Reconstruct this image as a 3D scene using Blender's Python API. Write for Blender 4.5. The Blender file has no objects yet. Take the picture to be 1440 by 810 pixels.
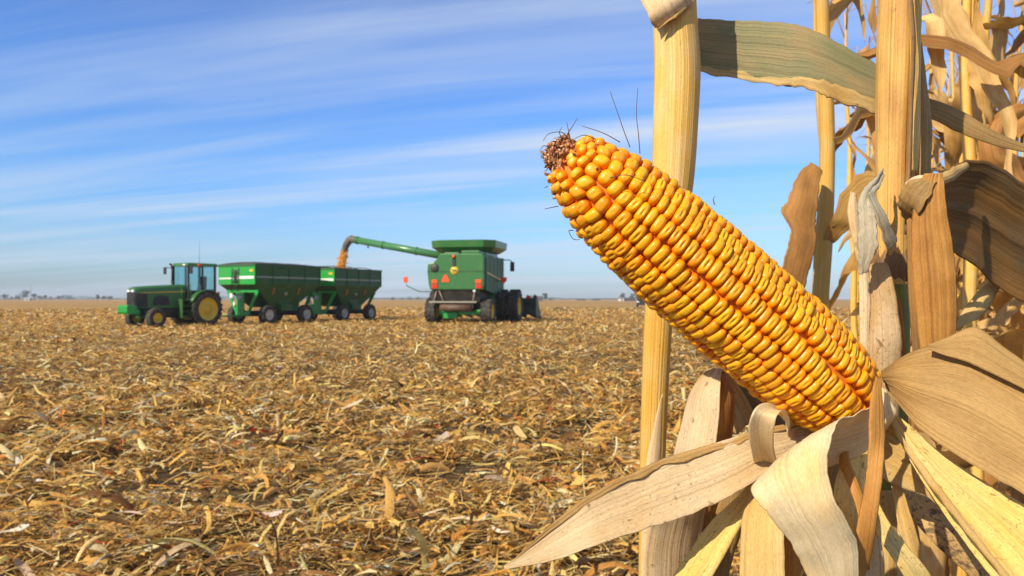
import bpy, bmesh, math, random
import numpy as np
from mathutils import Vector, Matrix, noise as mnoise

R = math.radians
random.seed(7)
rng = np.random.default_rng(11)
scene = bpy.context.scene
col = scene.collection

# ------------------------------------------------------------------ camera, sky, sun, exposure
EYE = 1.5          # camera height above the field
F = 1120.0         # focal length in photo pixels (28 mm on a 36 mm frame, photo 1440 wide)
cam_d = bpy.data.cameras.new('camera')
cam_d.sensor_width = 36.0
cam_d.lens = 28.0
cam_d.shift_y = 15.0 / 1440.0
cam_d.clip_start = 0.02
cam_d.clip_end = 9000.0
cam_d.dof.use_dof = True
cam_d.dof.focus_distance = 0.315
cam_d.dof.aperture_fstop = 40.0
cam = bpy.data.objects.new('camera', cam_d)
col.objects.link(cam)
cam.location = (0, 0, EYE)
cam.rotation_euler = (R(90), 0, 0)
scene.camera = cam

SUN_EL = R(36)
SUN_AZ = math.atan2(-0.70, -0.714)          # x, y of the direction towards the sun
to_sun = Vector((-0.70 * math.cos(SUN_EL), -0.714 * math.cos(SUN_EL), math.sin(SUN_EL)))

world = bpy.data.worlds.new('World')
scene.world = world
world.use_nodes = True
wn, wl = world.node_tree.nodes, world.node_tree.links
wn.clear()
w_out = wn.new('ShaderNodeOutputWorld')
w_bg = wn.new('ShaderNodeBackground')
w_bg.inputs['Strength'].default_value = 0.1
sky = wn.new('ShaderNodeTexSky')
sky.sky_type = 'NISHITA'
sky.sun_disc = False
sky.sun_elevation = SUN_EL
sky.sun_rotation = SUN_AZ
sky.altitude = 300
sky.air_density = 1.0
sky.dust_density = 0.6
sky.ozone_density = 2.2
tc = wn.new('ShaderNodeTexCoord')
sep = wn.new('ShaderNodeSeparateXYZ')
wl.new(tc.outputs['Generated'], sep.inputs[0])


def wmath(op, a, b=None, c=None, clamp=False):
    n = wn.new('ShaderNodeMath')
    n.operation = op
    n.use_clamp = clamp
    for i, v in enumerate((a, b, c)):
        if v is None:
            continue
        if isinstance(v, (int, float)):
            n.inputs[i].default_value = v
        else:
            wl.new(v, n.inputs[i])
    return n.outputs[0]


zc = wmath('ADD', wmath('MAXIMUM', sep.outputs['Z'], 0.0), 0.07)
cx_ = wmath('DIVIDE', sep.outputs['X'], zc)
cy_ = wmath('DIVIDE', sep.outputs['Y'], zc)
comb = wn.new('ShaderNodeCombineXYZ')
wl.new(cx_, comb.inputs[0])
wl.new(cy_, comb.inputs[1])


def cirrus(rot, scl, nscale, detail, distortion, lo, hi, rough=0.6, loc=(0, 0, 0)):
    ca, sa = math.cos(R(rot)), math.sin(R(rot))
    u = wmath('SUBTRACT', wmath('MULTIPLY', cx_, ca), wmath('MULTIPLY', cy_, sa))
    v = wmath('ADD', wmath('MULTIPLY', cx_, sa), wmath('MULTIPLY', cy_, ca))
    mp = wn.new('ShaderNodeCombineXYZ')
    wl.new(wmath('MULTIPLY_ADD', u, scl[0], loc[0]), mp.inputs[0])
    wl.new(wmath('MULTIPLY_ADD', v, scl[1], loc[1]), mp.inputs[1])
    nz = wn.new('ShaderNodeTexNoise')
    nz.inputs['Scale'].default_value = nscale
    nz.inputs['Detail'].default_value = detail
    nz.inputs['Roughness'].default_value = rough
    nz.inputs['Distortion'].default_value = distortion
    wl.new(mp.outputs[0], nz.inputs['Vector'])
    mr = wn.new('ShaderNodeMapRange')
    mr.interpolation_type = 'SMOOTHSTEP'
    mr.inputs['From Min'].default_value = lo
    mr.inputs['From Max'].default_value = hi
    wl.new(nz.outputs['Fac'], mr.inputs['Value'])
    return mr.outputs[0]


c1 = cirrus(20, (0.17, 0.85, 1), 0.9, 6, 0.6, 0.36, 0.70, 0.56, (1.3, 0.4, 0))
c2 = cirrus(15, (0.30, 2.4, 1), 1.0, 5, 0.5, 0.40, 0.78, 0.55, (4.1, 2.2, 0))
c3 = cirrus(30, (0.5, 0.8, 1), 0.40, 3, 0.2, 0.30, 0.62, 0.5, (0.2, 7.0, 0))
cl = wmath('MULTIPLY', wmath('ADD', wmath('MULTIPLY', c1, 0.74), wmath('MULTIPLY', c2, 0.52)), wmath('ADD', wmath('MULTIPLY', c3, 0.60), 0.40))
cl = wmath('MULTIPLY', cl, 0.95, clamp=True)
zr = wn.new('ShaderNodeValToRGB')
zr.color_ramp.interpolation = 'B_SPLINE'
stops_ = [(0.0, (0.58, 0.74, 1.04)), (0.06, (0.70, 0.96, 1.32)), (0.14, (0.62, 1.02, 1.52)), (0.24, (0.58, 0.98, 1.58)), (0.36, (0.62, 0.98, 1.60)), (0.55, (0.95, 0.70, 0.55)), (1.0, (0.95, 0.66, 0.45))]  # upper stops: unseen sky, dimmed and warmed to shape the fill light
while len(zr.color_ramp.elements) < len(stops_):
    zr.color_ramp.elements.new(0.5)
for e_, (p_, c_) in zip(zr.color_ramp.elements, stops_):
    e_.position = p_
    e_.color = (c_[0] / 2.5, c_[1] / 2.5, c_[2] / 2.5, 1)
wl.new(sep.outputs['Z'], zr.inputs[0])
tint = wn.new('ShaderNodeMix')
tint.data_type = 'RGBA'
tint.blend_type = 'MULTIPLY'
tint.inputs['Factor'].default_value = 1.0
wl.new(sky.outputs[0], tint.inputs['A'])
wl.new(zr.outputs[0], tint.inputs['B'])
gain = wn.new('ShaderNodeVectorMath')
gain.operation = 'SCALE'
gain.inputs['Scale'].default_value = 2.5
wl.new(tint.outputs['Result'], gain.inputs[0])
mixc = wn.new('ShaderNodeMix')
mixc.data_type = 'RGBA'
wl.new(cl, mixc.inputs['Factor'])
wl.new(gain.outputs[0], mixc.inputs['A'])
mixc.inputs['B'].default_value = (5.4, 6.3, 7.7, 1)
wl.new(mixc.outputs['Result'], w_bg.inputs['Color'])
wl.new(w_bg.outputs[0], w_out.inputs[0])

sun_d = bpy.data.lights.new('sun', 'SUN')
sun_d.energy = 4.9
sun_d.angle = R(0.5)
sun_d.color = (1.0, 0.88, 0.67)
sun = bpy.data.objects.new('sun', sun_d)
col.objects.link(sun)
sun.rotation_euler = (-to_sun).to_track_quat('-Z', 'Y').to_euler()

scene.view_settings.view_transform = 'Standard'
scene.view_settings.look = 'None'
scene.view_settings.exposure = 0.25
scene.view_settings.gamma = 1.0
scene.view_settings.use_curve_mapping = False
scene.render.engine = 'CYCLES'
scene.cycles.use_denoising = True
scene.cycles.max_bounces = 6
scene.cycles.diffuse_bounces = 3
scene.cycles.glossy_bounces = 3
scene.cycles.transmission_bounces = 4
scene.cycles.transparent_max_bounces = 8


# ------------------------------------------------------------------ helpers
def P(px, py, d):
    """a point of the photo (1440 x 810) at distance d in front of the camera"""
    return Vector(((px - 720.0) / F * d, d, EYE + (420.0 - py) / F * d))


def tag(o, label=None, cat=None, group=None, kind=None):
    if label:
        o['label'] = label
    if cat:
        o['category'] = cat
    if group:
        o['group'] = group
    if kind:
        o['kind'] = kind
    return o


def empty(name, loc=(0, 0, 0), rz=0.0, label=None, cat=None, group=None):
    o = bpy.data.objects.new(name, None)
    o.empty_display_size = 0.1
    col.objects.link(o)
    o.location = loc
    o.rotation_euler = (0, 0, rz)
    return tag(o, label, cat, group)


def copy_tree(o, parent=None):
    c = o.copy()
    col.objects.link(c)
    if parent:
        c.parent = parent
    for ch in list(o.children):
        copy_tree(ch, c)
    return c


def link_mesh(name, me, mat, parent=None):
    o = bpy.data.objects.new(name, me)
    if mat:
        me.materials.append(mat)
    col.objects.link(o)
    if parent:
        o.parent = parent
    return o


class MB:
    """collects shapes, then links them as one mesh object"""

    def __init__(self):
        self.v, self.f, self.s = [], [], []

    def add(self, vs, fs, smooth=False):
        b = len(self.v)
        self.v += [tuple(p) for p in vs]
        self.f += [tuple(i + b for i in q) for q in fs]
        self.s += [smooth] * len(fs)
        return self

    def box(self, x0, x1, y0, y1, z0, z1):
        vs = [(x, y, z) for x in (x0, x1) for y in (y0, y1) for z in (z0, z1)]
        fs = [(0, 1, 3, 2), (4, 6, 7, 5), (0, 4, 5, 1), (2, 3, 7, 6), (0, 2, 6, 4), (1, 5, 7, 3)]
        return self.add(vs, fs)

    def hexa(self, bottom, top):
        """bottom and top: four points each, same order"""
        vs = list(bottom) + list(top)
        fs = [(3, 2, 1, 0), (4, 5, 6, 7)] + [(i, (i + 1) % 4, 4 + (i + 1) % 4, 4 + i) for i in range(4)]
        return self.add(vs, fs)

    def prism(self, poly, axis, a, b, smooth=False):
        """poly: 2D points; axis 0 -> (y,z) extruded in x, 1 -> (x,z) in y, 2 -> (x,y) in z"""
        n = len(poly)

        def pt(p, t):
            return {0: (t, p[0], p[1]), 1: (p[0], t, p[1]), 2: (p[0], p[1], t)}[axis]
        vs = [pt(p, a) for p in poly] + [pt(p, b) for p in poly]
        fs = [tuple(range(n - 1, -1, -1)), tuple(range(n, 2 * n))]
        self.add(vs, fs)
        base = len(self.v) - 2 * n
        for i in range(n):
            j = (i + 1) % n
            self.f.append((base + i, base + j, base + n + j, base + n + i))
            self.s.append(smooth)
        return self

    def tube(self, pts, radii, n=10, caps=True, squash=None):
        pts = [Vector(p) for p in pts]
        if isinstance(radii, (int, float)):
            radii = [radii] * len(pts)
        vs, fs = [], []
        up = None
        for i, p in enumerate(pts):
            t = (pts[min(i + 1, len(pts) - 1)] - pts[max(i - 1, 0)]).normalized()
            if up is None:
                up = Vector((0, 0, 1)) if abs(t.z) < 0.9 else Vector((0, 1, 0))
            a = up - t * up.dot(t)
            a.normalize()
            up = a
            b = t.cross(a)
            for k in range(n):
                w = 2 * math.pi * k / n
                vs.append(p + (a * math.cos(w) + b * math.sin(w)) * radii[i])
        for i in range(len(pts) - 1):
            for k in range(n):
                k2 = (k + 1) % n
                fs.append((i * n + k, i * n + k2, (i + 1) * n + k2, (i + 1) * n + k))
        self.add(vs, fs, True)
        if caps:
            b0 = len(self.v) - len(vs)
            self.f.append(tuple(b0 + k for k in range(n - 1, -1, -1)))
            self.f.append(tuple(b0 + (len(pts) - 1) * n + k for k in range(n)))
            self.s += [False, False]
        return self

    def lathe(self, prof, axis='y', c=(0, 0, 0), n=32, smooth=True):
        """prof: (radius, offset along axis)"""
        vs, fs = [], []
        for r, o in prof:
            for k in range(n):
                w = 2 * math.pi * k / n
                p, q = r * math.cos(w), r * math.sin(w)
                v = {'x': (o, p, q), 'y': (p, o, q), 'z': (p, q, o)}[axis]
                vs.append((v[0] + c[0], v[1] + c[1], v[2] + c[2]))
        m = len(prof)
        for i in range(m - 1):
            for k in range(n):
                k2 = (k + 1) % n
                fs.append((i * n + k, i * n + k2, (i + 1) * n + k2, (i + 1) * n + k))
        return self.add(vs, fs, smooth)

    def ball(self, c, r, n=8, sq=(1, 1, 1)):
        vs, fs = [], []
        m = max(4, n // 2 + 1)
        for i in range(m + 1):
            th = math.pi * i / m
            for k in range(n):
                w = 2 * math.pi * k / n
                vs.append((c[0] + r * sq[0] * math.sin(th) * math.cos(w), c[1] + r * sq[1] * math.sin(th) * math.sin(w), c[2] + r * sq[2] * math.cos(th)))
        for i in range(m):
            for k in range(n):
                k2 = (k + 1) % n
                fs.append((i * n + k, (i + 1) * n + k, (i + 1) * n + k2, i * n + k2))
        return self.add(vs, fs, True)

    def build(self, name, mat, parent=None, off=None, bevel=0.0, recalc=True):
        me = bpy.data.meshes.new(name)
        vs = self.v
        if off is not None:
            vs = [(p[0] - off[0], p[1] - off[1], p[2] - off[2]) for p in vs]
        me.from_pydata(vs, [], self.f)
        me.polygons.foreach_set('use_smooth', self.s)
        if recalc:
            bm = bmesh.new()
            bm.from_mesh(me)
            bmesh.ops.remove_doubles(bm, verts=bm.verts, dist=1e-6)
            bmesh.ops.recalc_face_normals(bm, faces=bm.faces)
            bm.to_mesh(me)
            bm.free()
        me.update()
        o = link_mesh(name, me, mat, parent)
        if bevel:
            b = o.modifiers.new('bevel', 'BEVEL')
            b.width = bevel
            b.segments = 2
            b.limit_method = 'ANGLE'
            b.angle_limit = R(40)
        return o


# ------------------------------------------------------------------ materials
def new_mat(name):
    m = bpy.data.materials.new(name)
    m.use_nodes = True
    n = m.node_tree.nodes
    return m, n, m.node_tree.links, n['Principled BSDF']


def ramp(n, stops):
    r = n.new('ShaderNodeValToRGB')
    e = r.color_ramp.elements
    while len(e) < len(stops):
        e.new(0.5)
    for i, (p, c) in enumerate(stops):
        e[i].position = p
        e[i].color = (c[0], c[1], c[2], 1) if not isinstance(c, (int, float)) else (c, c, c, 1)
    return r


def mixrgb(n, l, fac, a, b, mode='MIX'):
    m = n.new('ShaderNodeMix')
    m.data_type = 'RGBA'
    m.blend_type = mode
    for sock, v in (('Factor', fac), ('A', a), ('B', b)):
        if isinstance(v, (int, float)):
            m.inputs[sock].default_value = v
        elif isinstance(v, tuple):
            m.inputs[sock].default_value = (v[0], v[1], v[2], 1)
        else:
            l.new(v, m.inputs[sock])
    return m.outputs['Result']


def noise_node(n, l, vec, scale, detail=4, rough=0.55, dist=0.0):
    t = n.new('ShaderNodeTexNoise')
    t.inputs['Scale'].default_value = scale
    t.inputs['Detail'].default_value = detail
    t.inputs['Roughness'].default_value = rough
    t.inputs['Distortion'].default_value = dist
    l.new(vec, t.inputs['Vector'])
    return t.outputs['Fac']


def paint(name, c, rough=0.4, dust=0.25, metallic=0.0, scale=2.5):
    m, n, l, b = new_mat(name)
    t = n.new('ShaderNodeTexCoord')
    f = noise_node(n, l, t.outputs['Object'], scale, 5, 0.65)
    r = ramp(n, [(0.42, 0.0), (0.75, dust)])
    l.new(f, r.inputs[0])
    out = mixrgb(n, l, r.outputs[0], c, (0.30, 0.23, 0.14))
    l.new(out, b.inputs['Base Color'])
    b.inputs['Roughness'].default_value = rough
    b.inputs['Metallic'].default_value = metallic
    return m


def leaf_mat(name, ca, cb, cc=None, spots=0.0, spot_col=(0.12, 0.08, 0.04), spot_scale=1.6, transl=0.28, streak=9.0, bump=0.5, vein_amt=0.75, rough=0.62):
    """dry leaf: fibres run along the leaf (UV in centimetres, u across, v along)"""
    m, n, l, b = new_mat(name)
    uv = n.new('ShaderNodeUVMap')
    oi = n.new('ShaderNodeObjectInfo')
    addv = n.new('ShaderNodeVectorMath')
    addv.operation = 'ADD'
    cmb = n.new('ShaderNodeCombineXYZ')
    ml = n.new('ShaderNodeMath')
    ml.operation = 'MULTIPLY'
    ml.inputs[1].default_value = 57.0
    l.new(oi.outputs['Random'], ml.inputs[0])
    for i in range(3):
        l.new(ml.outputs[0], cmb.inputs[i])
    l.new(uv.outputs[0], addv.inputs[0])
    l.new(cmb.outputs[0], addv.inputs[1])
    vec = addv.outputs[0]

    def stretched(su, sv):
        mp = n.new('ShaderNodeMapping')
        mp.inputs['Scale'].default_value = (su, sv, 1)
        l.new(vec, mp.inputs[0])
        return mp.outputs[0]
    fine = noise_node(n, l, stretched(streak * 1.8, 0.05), 1.0, 4, 0.6)
    mid = noise_node(n, l, stretched(3.2, 0.04), 1.0, 4, 0.6, 0.0)
    blotch = noise_node(n, l, stretched(0.8, 0.35), 1.0, 3, 0.5, 0.0)
    vein = noise_node(n, l, stretched(streak * 0.95, 0.02), 1.0, 3, 0.6)
    r1 = ramp(n, [(0.25, 0.0), (0.75, 1.0)])
    l.new(mid, r1.inputs[0])
    c = mixrgb(n, l, r1.outputs[0], ca, cb)
    r2 = ramp(n, [(0.42, 0.0), (0.72, 0.8)])
    l.new(blotch, r2.inputs[0])
    c = mixrgb(n, l, r2.outputs[0], c, cc if cc else tuple(0.72 * x for x in cb))
    r3 = ramp(n, [(0.28, 0.74), (0.48, 1.0), (0.75, 1.10)])
    l.new(fine, r3.inputs[0])
    c = mixrgb(n, l, 1.0, c, r3.outputs[0], 'MULTIPLY')
    r7 = ramp(n, [(0.27, 0.60), (0.38, 0.95), (0.70, 1.08)])
    l.new(vein, r7.inputs[0])
    c = mixrgb(n, l, vein_amt, c, r7.outputs[0], 'MULTIPLY')
    grain = noise_node(n, l, stretched(26.0, 6.0), 1.0, 3, 0.6)
    r5 = ramp(n, [(0.30, 0.80), (0.70, 1.12)])
    l.new(grain, r5.inputs[0])
    c = mixrgb(n, l, 0.9, c, r5.outputs[0], 'MULTIPLY')
    if spots > 0:
        s1 = noise_node(n, l, stretched(spot_scale, spot_scale * 0.7), 1.0, 3, 0.55, 0.4)
        lo = 0.72 - 0.16 * spots
        r4 = ramp(n, [(lo, 0.0), (lo + 0.07, 0.85)])
        l.new(s1, r4.inputs[0])
        c = mixrgb(n, l, r4.outputs[0], c, spot_col)
        s2 = noise_node(n, l, stretched(spot_scale * 4.5, spot_scale * 2.8), 1.0, 2, 0.5)
        r6 = ramp(n, [(lo + 0.0, 0.0), (lo + 0.06, 0.7)])
        l.new(s2, r6.inputs[0])
        c = mixrgb(n, l, r6.outputs[0], c, spot_col)
    hs_ = n.new('ShaderNodeHueSaturation')
    mr = n.new('ShaderNodeMapRange')
    mr.inputs['To Min'].default_value = 0.85
    mr.inputs['To Max'].default_value = 1.12
    l.new(oi.outputs['Random'], mr.inputs['Value'])
    l.new(mr.outputs[0], hs_.inputs['Value'])
    l.new(c, hs_.inputs['Color'])
    c = hs_.outputs[0]
    l.new(c, b.inputs['Base Color'])
    b.inputs['Roughness'].default_value = rough
    b.inputs['Specular IOR Level'].default_value = 0.35
    bp = n.new('ShaderNodeBump')
    bp.inputs['Strength'].default_value = bump
    bp.inputs['Distance'].default_value = 0.0006
    hsum = n.new('ShaderNodeMath')
    hsum.operation = 'MULTIPLY_ADD'
    hsum.inputs[1].default_value = 2.0
    l.new(vein, hsum.inputs[0])
    l.new(fine, hsum.inputs[2])
    l.new(hsum.outputs[0], bp.inputs['Height'])
    l.new(bp.outputs[0], b.inputs['Normal'])
    if transl > 0:
        tr = n.new('ShaderNodeBsdfTranslucent')
        l.new(c, tr.inputs['Color'])
        mx = n.new('ShaderNodeMixShader')
        mx.inputs[0].default_value = transl
        l.new(b.outputs[0], mx.inputs[1])
        l.new(tr.outputs[0], mx.inputs[2])
        l.new(mx.outputs[0], n['Material Output'].inputs[0])
    return m


LM = {
    'pale': leaf_mat('pale_husk', (0.86, 0.69, 0.45), (0.80, 0.59, 0.33), (0.68, 0.45, 0.20), spots=0.35, spot_col=(0.30, 0.18, 0.08), spot_scale=2.5),
    'white': leaf_mat('white_husk', (0.90, 0.77, 0.52), (0.89, 0.71, 0.42), (0.88, 0.62, 0.24), streak=7.0, bump=0.25, vein_amt=0.3),
    'yellow': leaf_mat('yellow_husk', (0.88, 0.68, 0.22), (0.84, 0.56, 0.13), (0.86, 0.68, 0.32), spots=0.5, spot_col=(0.34, 0.22, 0.05), spot_scale=2.3, streak=7.0),
    'brown': leaf_mat('brown_leaf', (0.57, 0.37, 0.145), (0.50, 0.30, 0.10), (0.36, 0.20, 0.065), streak=9.0, bump=0.7),
    'orange': leaf_mat('orange_husk', (0.72, 0.39, 0.105), (0.64, 0.29, 0.06), (0.46, 0.18, 0.035), streak=8.0),
    'tan': leaf_mat('tan_husk', (0.84, 0.63, 0.29), (0.78, 0.52, 0.17), (0.70, 0.40, 0.10), spots=0.15),
    'grey': leaf_mat('grey_leaf', (0.50, 0.46, 0.35), (0.56, 0.50, 0.36), (0.68, 0.53, 0.33), streak=7.0, spots=0.3, spot_col=(0.28, 0.24, 0.16)),
    'green': leaf_mat('green_leaf', (0.27, 0.27, 0.13), (0.37, 0.33, 0.17), (0.52, 0.36, 0.17), streak=9.0, bump=0.6, transl=0.25),
    'dark': leaf_mat('dark_leaf', (0.46, 0.23, 0.055), (0.34, 0.18, 0.06), (0.20, 0.15, 0.08), streak=9.0, transl=0.25, vein_amt=0.5),
    'spotted': leaf_mat('spotted_leaf', (0.78, 0.56, 0.27), (0.70, 0.46, 0.19), (0.62, 0.38, 0.16), spots=1.0, spot_col=(0.17, 0.12, 0.07), spot_scale=2.2),
    'rough': leaf_mat('rough_sheath', (0.70, 0.47, 0.22), (0.58, 0.36, 0.14), (0.76, 0.58, 0.36), spots=0.5, spot_col=(0.30, 0.15, 0.05), spot_scale=2.6),
    'field1': leaf_mat('field_leaf_tan', (0.70, 0.42, 0.13), (0.58, 0.32, 0.085), (0.40, 0.20, 0.05), streak=5.0, transl=0.24),
    'field2': leaf_mat('field_leaf_pale', (0.80, 0.56, 0.25), (0.70, 0.43, 0.15), (0.54, 0.30, 0.09), streak=5.0, transl=0.24),
    'field3': leaf_mat('field_leaf_brown', (0.50, 0.25, 0.07), (0.38, 0.17, 0.045), (0.26, 0.12, 0.03), streak=5.0, transl=0.24),
    'stalk': leaf_mat('stalk_skin', (0.82, 0.49, 0.09), (0.68, 0.35, 0.05), (0.74, 0.50, 0.18), streak=5.0, transl=0.0, bump=0.8, rough=0.5, spots=0.25, spot_col=(0.42, 0.21, 0.05)),
    'sheath': leaf_mat('sheath_skin', (0.82, 0.52, 0.14), (0.68, 0.39, 0.08), (0.76, 0.54, 0.26), streak=6.0, transl=0.06, bump=0.8, rough=0.55, spots=0.2, spot_col=(0.45, 0.26, 0.09)),
    'ridged': leaf_mat('ridged_stalk_skin', (0.82, 0.53, 0.15), (0.66, 0.36, 0.09), (0.50, 0.24, 0.06), streak=3.0, transl=0.0, bump=0.9, rough=0.55, spots=0.3, spot_col=(0.36, 0.17, 0.05), vein_amt=1.0),
    'greenstalk': leaf_mat('green_stalk', (0.20, 0.23, 0.03), (0.26, 0.24, 0.04), (0.16, 0.17, 0.04), streak=4.0, transl=0.0, rough=0.4, bump=0.2),
    'node': leaf_mat('node_skin', (0.34, 0.19, 0.07), (0.24, 0.13, 0.06), (0.16, 0.09, 0.05), streak=4.0, transl=0.0, spots=0.4),
}


# ------------------------------------------------------------------ ribbons (leaves, husks)
def catmull(pts, sub):
    pts = [np.array(p, float) for p in pts]
    n = len(pts)
    out = []
    for i in range(n - 1):
        p0, p1, p2, p3 = pts[max(i - 1, 0)], pts[i], pts[i + 1], pts[min(i + 2, n - 1)]
        for k in range(sub):
            t = k / sub
            out.append(0.5 * ((2 * p1) + (-p0 + p2) * t + (2 * p0 - 5 * p1 + 4 * p2 - p3) * t * t + (-p0 + 3 * p1 - 3 * p2 + p3) * t ** 3))
    out.append(pts[-1])
    return np.array(out)


def ribbon_mesh(name, Lp, Rp, nu=10, bulge=0.0, ripple=0.0, rip_freq=60.0, edge=0.0, rib=0.0, seed=0, off=(0, 0, 0), face_cam=True, pleat=0.0, curl=0.0, tears=0):
    """Lp, Rp: edge points (n,3). bulge in fractions of the width, towards the camera when positive."""
    n = len(Lp)
    cen = (Lp + Rp) / 2
    tang = np.gradient(cen, axis=0)
    tang /= np.linalg.norm(tang, axis=1)[:, None] + 1e-12
    acr = Rp - Lp
    wid = np.linalg.norm(acr, axis=1)
    nor = np.cross(acr, tang)
    nl = np.linalg.norm(nor, axis=1)
    nor = nor / (nl[:, None] + 1e-12)
    sgn = 1.0
    if face_cam:
        k = n // 2
        if np.dot(nor[k], np.array((0, 0, EYE)) - cen[k]) < 0:
            sgn = -1.0
    nor = nor * sgn
    seglen = np.concatenate([[0], np.cumsum(np.linalg.norm(np.diff(cen, axis=0), axis=1))])
    wmean = wid.mean()
    vs, uvs = [], []
    for i in range(n):
        jl = edge * (mnoise.noise(Vector((seglen[i] * 220, seed * 3.1, 0.5))) + 0.6 * mnoise.noise(Vector((seglen[i] * 640, seed * 1.7, 9.5))))
        jr = edge * (mnoise.noise(Vector((seglen[i] * 220, seed * 5.3, 7.5))) + 0.6 * mnoise.noise(Vector((seglen[i] * 640, seed * 2.3, 3.5))))
        for j in range(nu):
            u = j / (nu - 1)
            uu = jl + u * (1 + jr - jl)
            c = 2 * u - 1
            d = bulge * wid[i] * (1 - c * c) * 0.5
            d += rib * math.exp(-(c / 0.10) ** 2)
            if pleat:
                d += pleat * 2.2 * (mnoise.noise(Vector((u * wmean / 0.0024, seed * 3.7, 0.3 * seglen[i] / 0.05))) + 0.5 * mnoise.noise(Vector((u * wmean / 0.0009, seed * 5.1, 0))))
            if curl:
                d += curl * wid[i] * max(0, abs(c) - 0.6) ** 2
            if ripple:
                q = Vector((seglen[i] * rip_freq, u * wmean * rip_freq * 0.8, seed * 11.3))
                d += ripple * (mnoise.noise(q) + 0.5 * mnoise.noise(q * 2.3)) * (0.5 + 0.8 * abs(c))
            p = Lp[i] + acr[i] * uu + nor[i] * d
            vs.append((p[0] - off[0], p[1] - off[1], p[2] - off[2]))
            uvs.append((u * wmean * 100, seglen[i] * 100))
    fs = []
    trnd = random.Random(seed * 31 + 5)
    slits = set()
    for _ in range(tears):          # short splits along the fibres
        j, i0 = trnd.randrange(2, nu - 3), trnd.randrange(int(n * 0.25), int(n * 0.8))
        for i in range(i0, min(n - 1, i0 + trnd.randrange(3, 9))):
            slits.add((i, j))
    for i in range(n - 1):
        for j in range(nu - 1):
            if (i, j) in slits:
                continue
            a = i * nu + j
            fs.append((a, a + 1, a + nu + 1, a + nu))
    me = bpy.data.meshes.new(name)
    me.from_pydata(vs, [], fs)
    me.polygons.foreach_set('use_smooth', [True] * len(fs))
    uvl = me.uv_layers.new(name='UVMap')
    li = np.empty(len(me.loops), dtype=np.int32)
    me.loops.foreach_get('vertex_index', li)
    uvl.data.foreach_set('uv', np.array(uvs, dtype=np.float32)[li].ravel())
    me.update()
    return me


SEED = [0]


def leaf(name, rows, mat, parent, off, sub=6, thick=0.0004, label=None, **kw):
    """rows: ((x, y, d), (x, y, d)) in photo pixels and metres, from the root to the tip"""
    SEED[0] += 1
    Lp = catmull([P(*r[0]) for r in rows], sub)
    Rp = catmull([P(*r[1]) for r in rows], sub)
    me = ribbon_mesh(name, Lp, Rp, seed=SEED[0], off=off, **kw)
    o = link_mesh(name, me, LM[mat], parent)
    s = o.modifiers.new('thickness', 'SOLIDIFY')
    s.thickness = thick
    s.offset = 0
    if label:
        o['label'] = label
    return o


def stalk_mesh(name, pts, radii, off=(0, 0, 0), n=20, ridge=0.03, seed=0, flat=0.0):
    """a tube with fine length ridges, UV in centimetres"""
    vs, fs, uvs = [], [], []
    s = 0
    for i, p in enumerate(pts):
        p = np.array(p, float)
        if i:
            s += np.linalg.norm(p - np.array(pts[i - 1], float))
        r = radii[i]
        for k in range(n + 1):
            w = 2 * math.pi * k / n
            rr = r * (1 + ridge * mnoise.noise(Vector((math.cos(w) * 3, math.sin(w) * 3, seed + s * 2.0))) + ridge * 0.5 * math.sin(9 * w + seed))
            vs.append((p[0] + rr * math.cos(w) - off[0], p[1] + rr * (1 - flat) * math.sin(w) - off[1], p[2] - off[2]))
            uvs.append((k / n * 2 * math.pi * 100 * 0.012, s * 100))
    m = n + 1
    for i in range(len(pts) - 1):
        for k in range(n):
            fs.append((i * m + k, i * m + k + 1, (i + 1) * m + k + 1, (i + 1) * m + k))
    me = bpy.data.meshes.new(name)
    me.from_pydata(vs, [], fs)
    me.polygons.foreach_set('use_smooth', [True] * len(fs))
    uvl = me.uv_layers.new(name='UVMap')
    li = np.empty(len(me.loops), dtype=np.int32)
    me.loops.foreach_get('vertex_index', li)
    uvl.data.foreach_set('uv', np.array(uvs, dtype=np.float32)[li].ravel())
    me.update()
    return me


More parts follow.
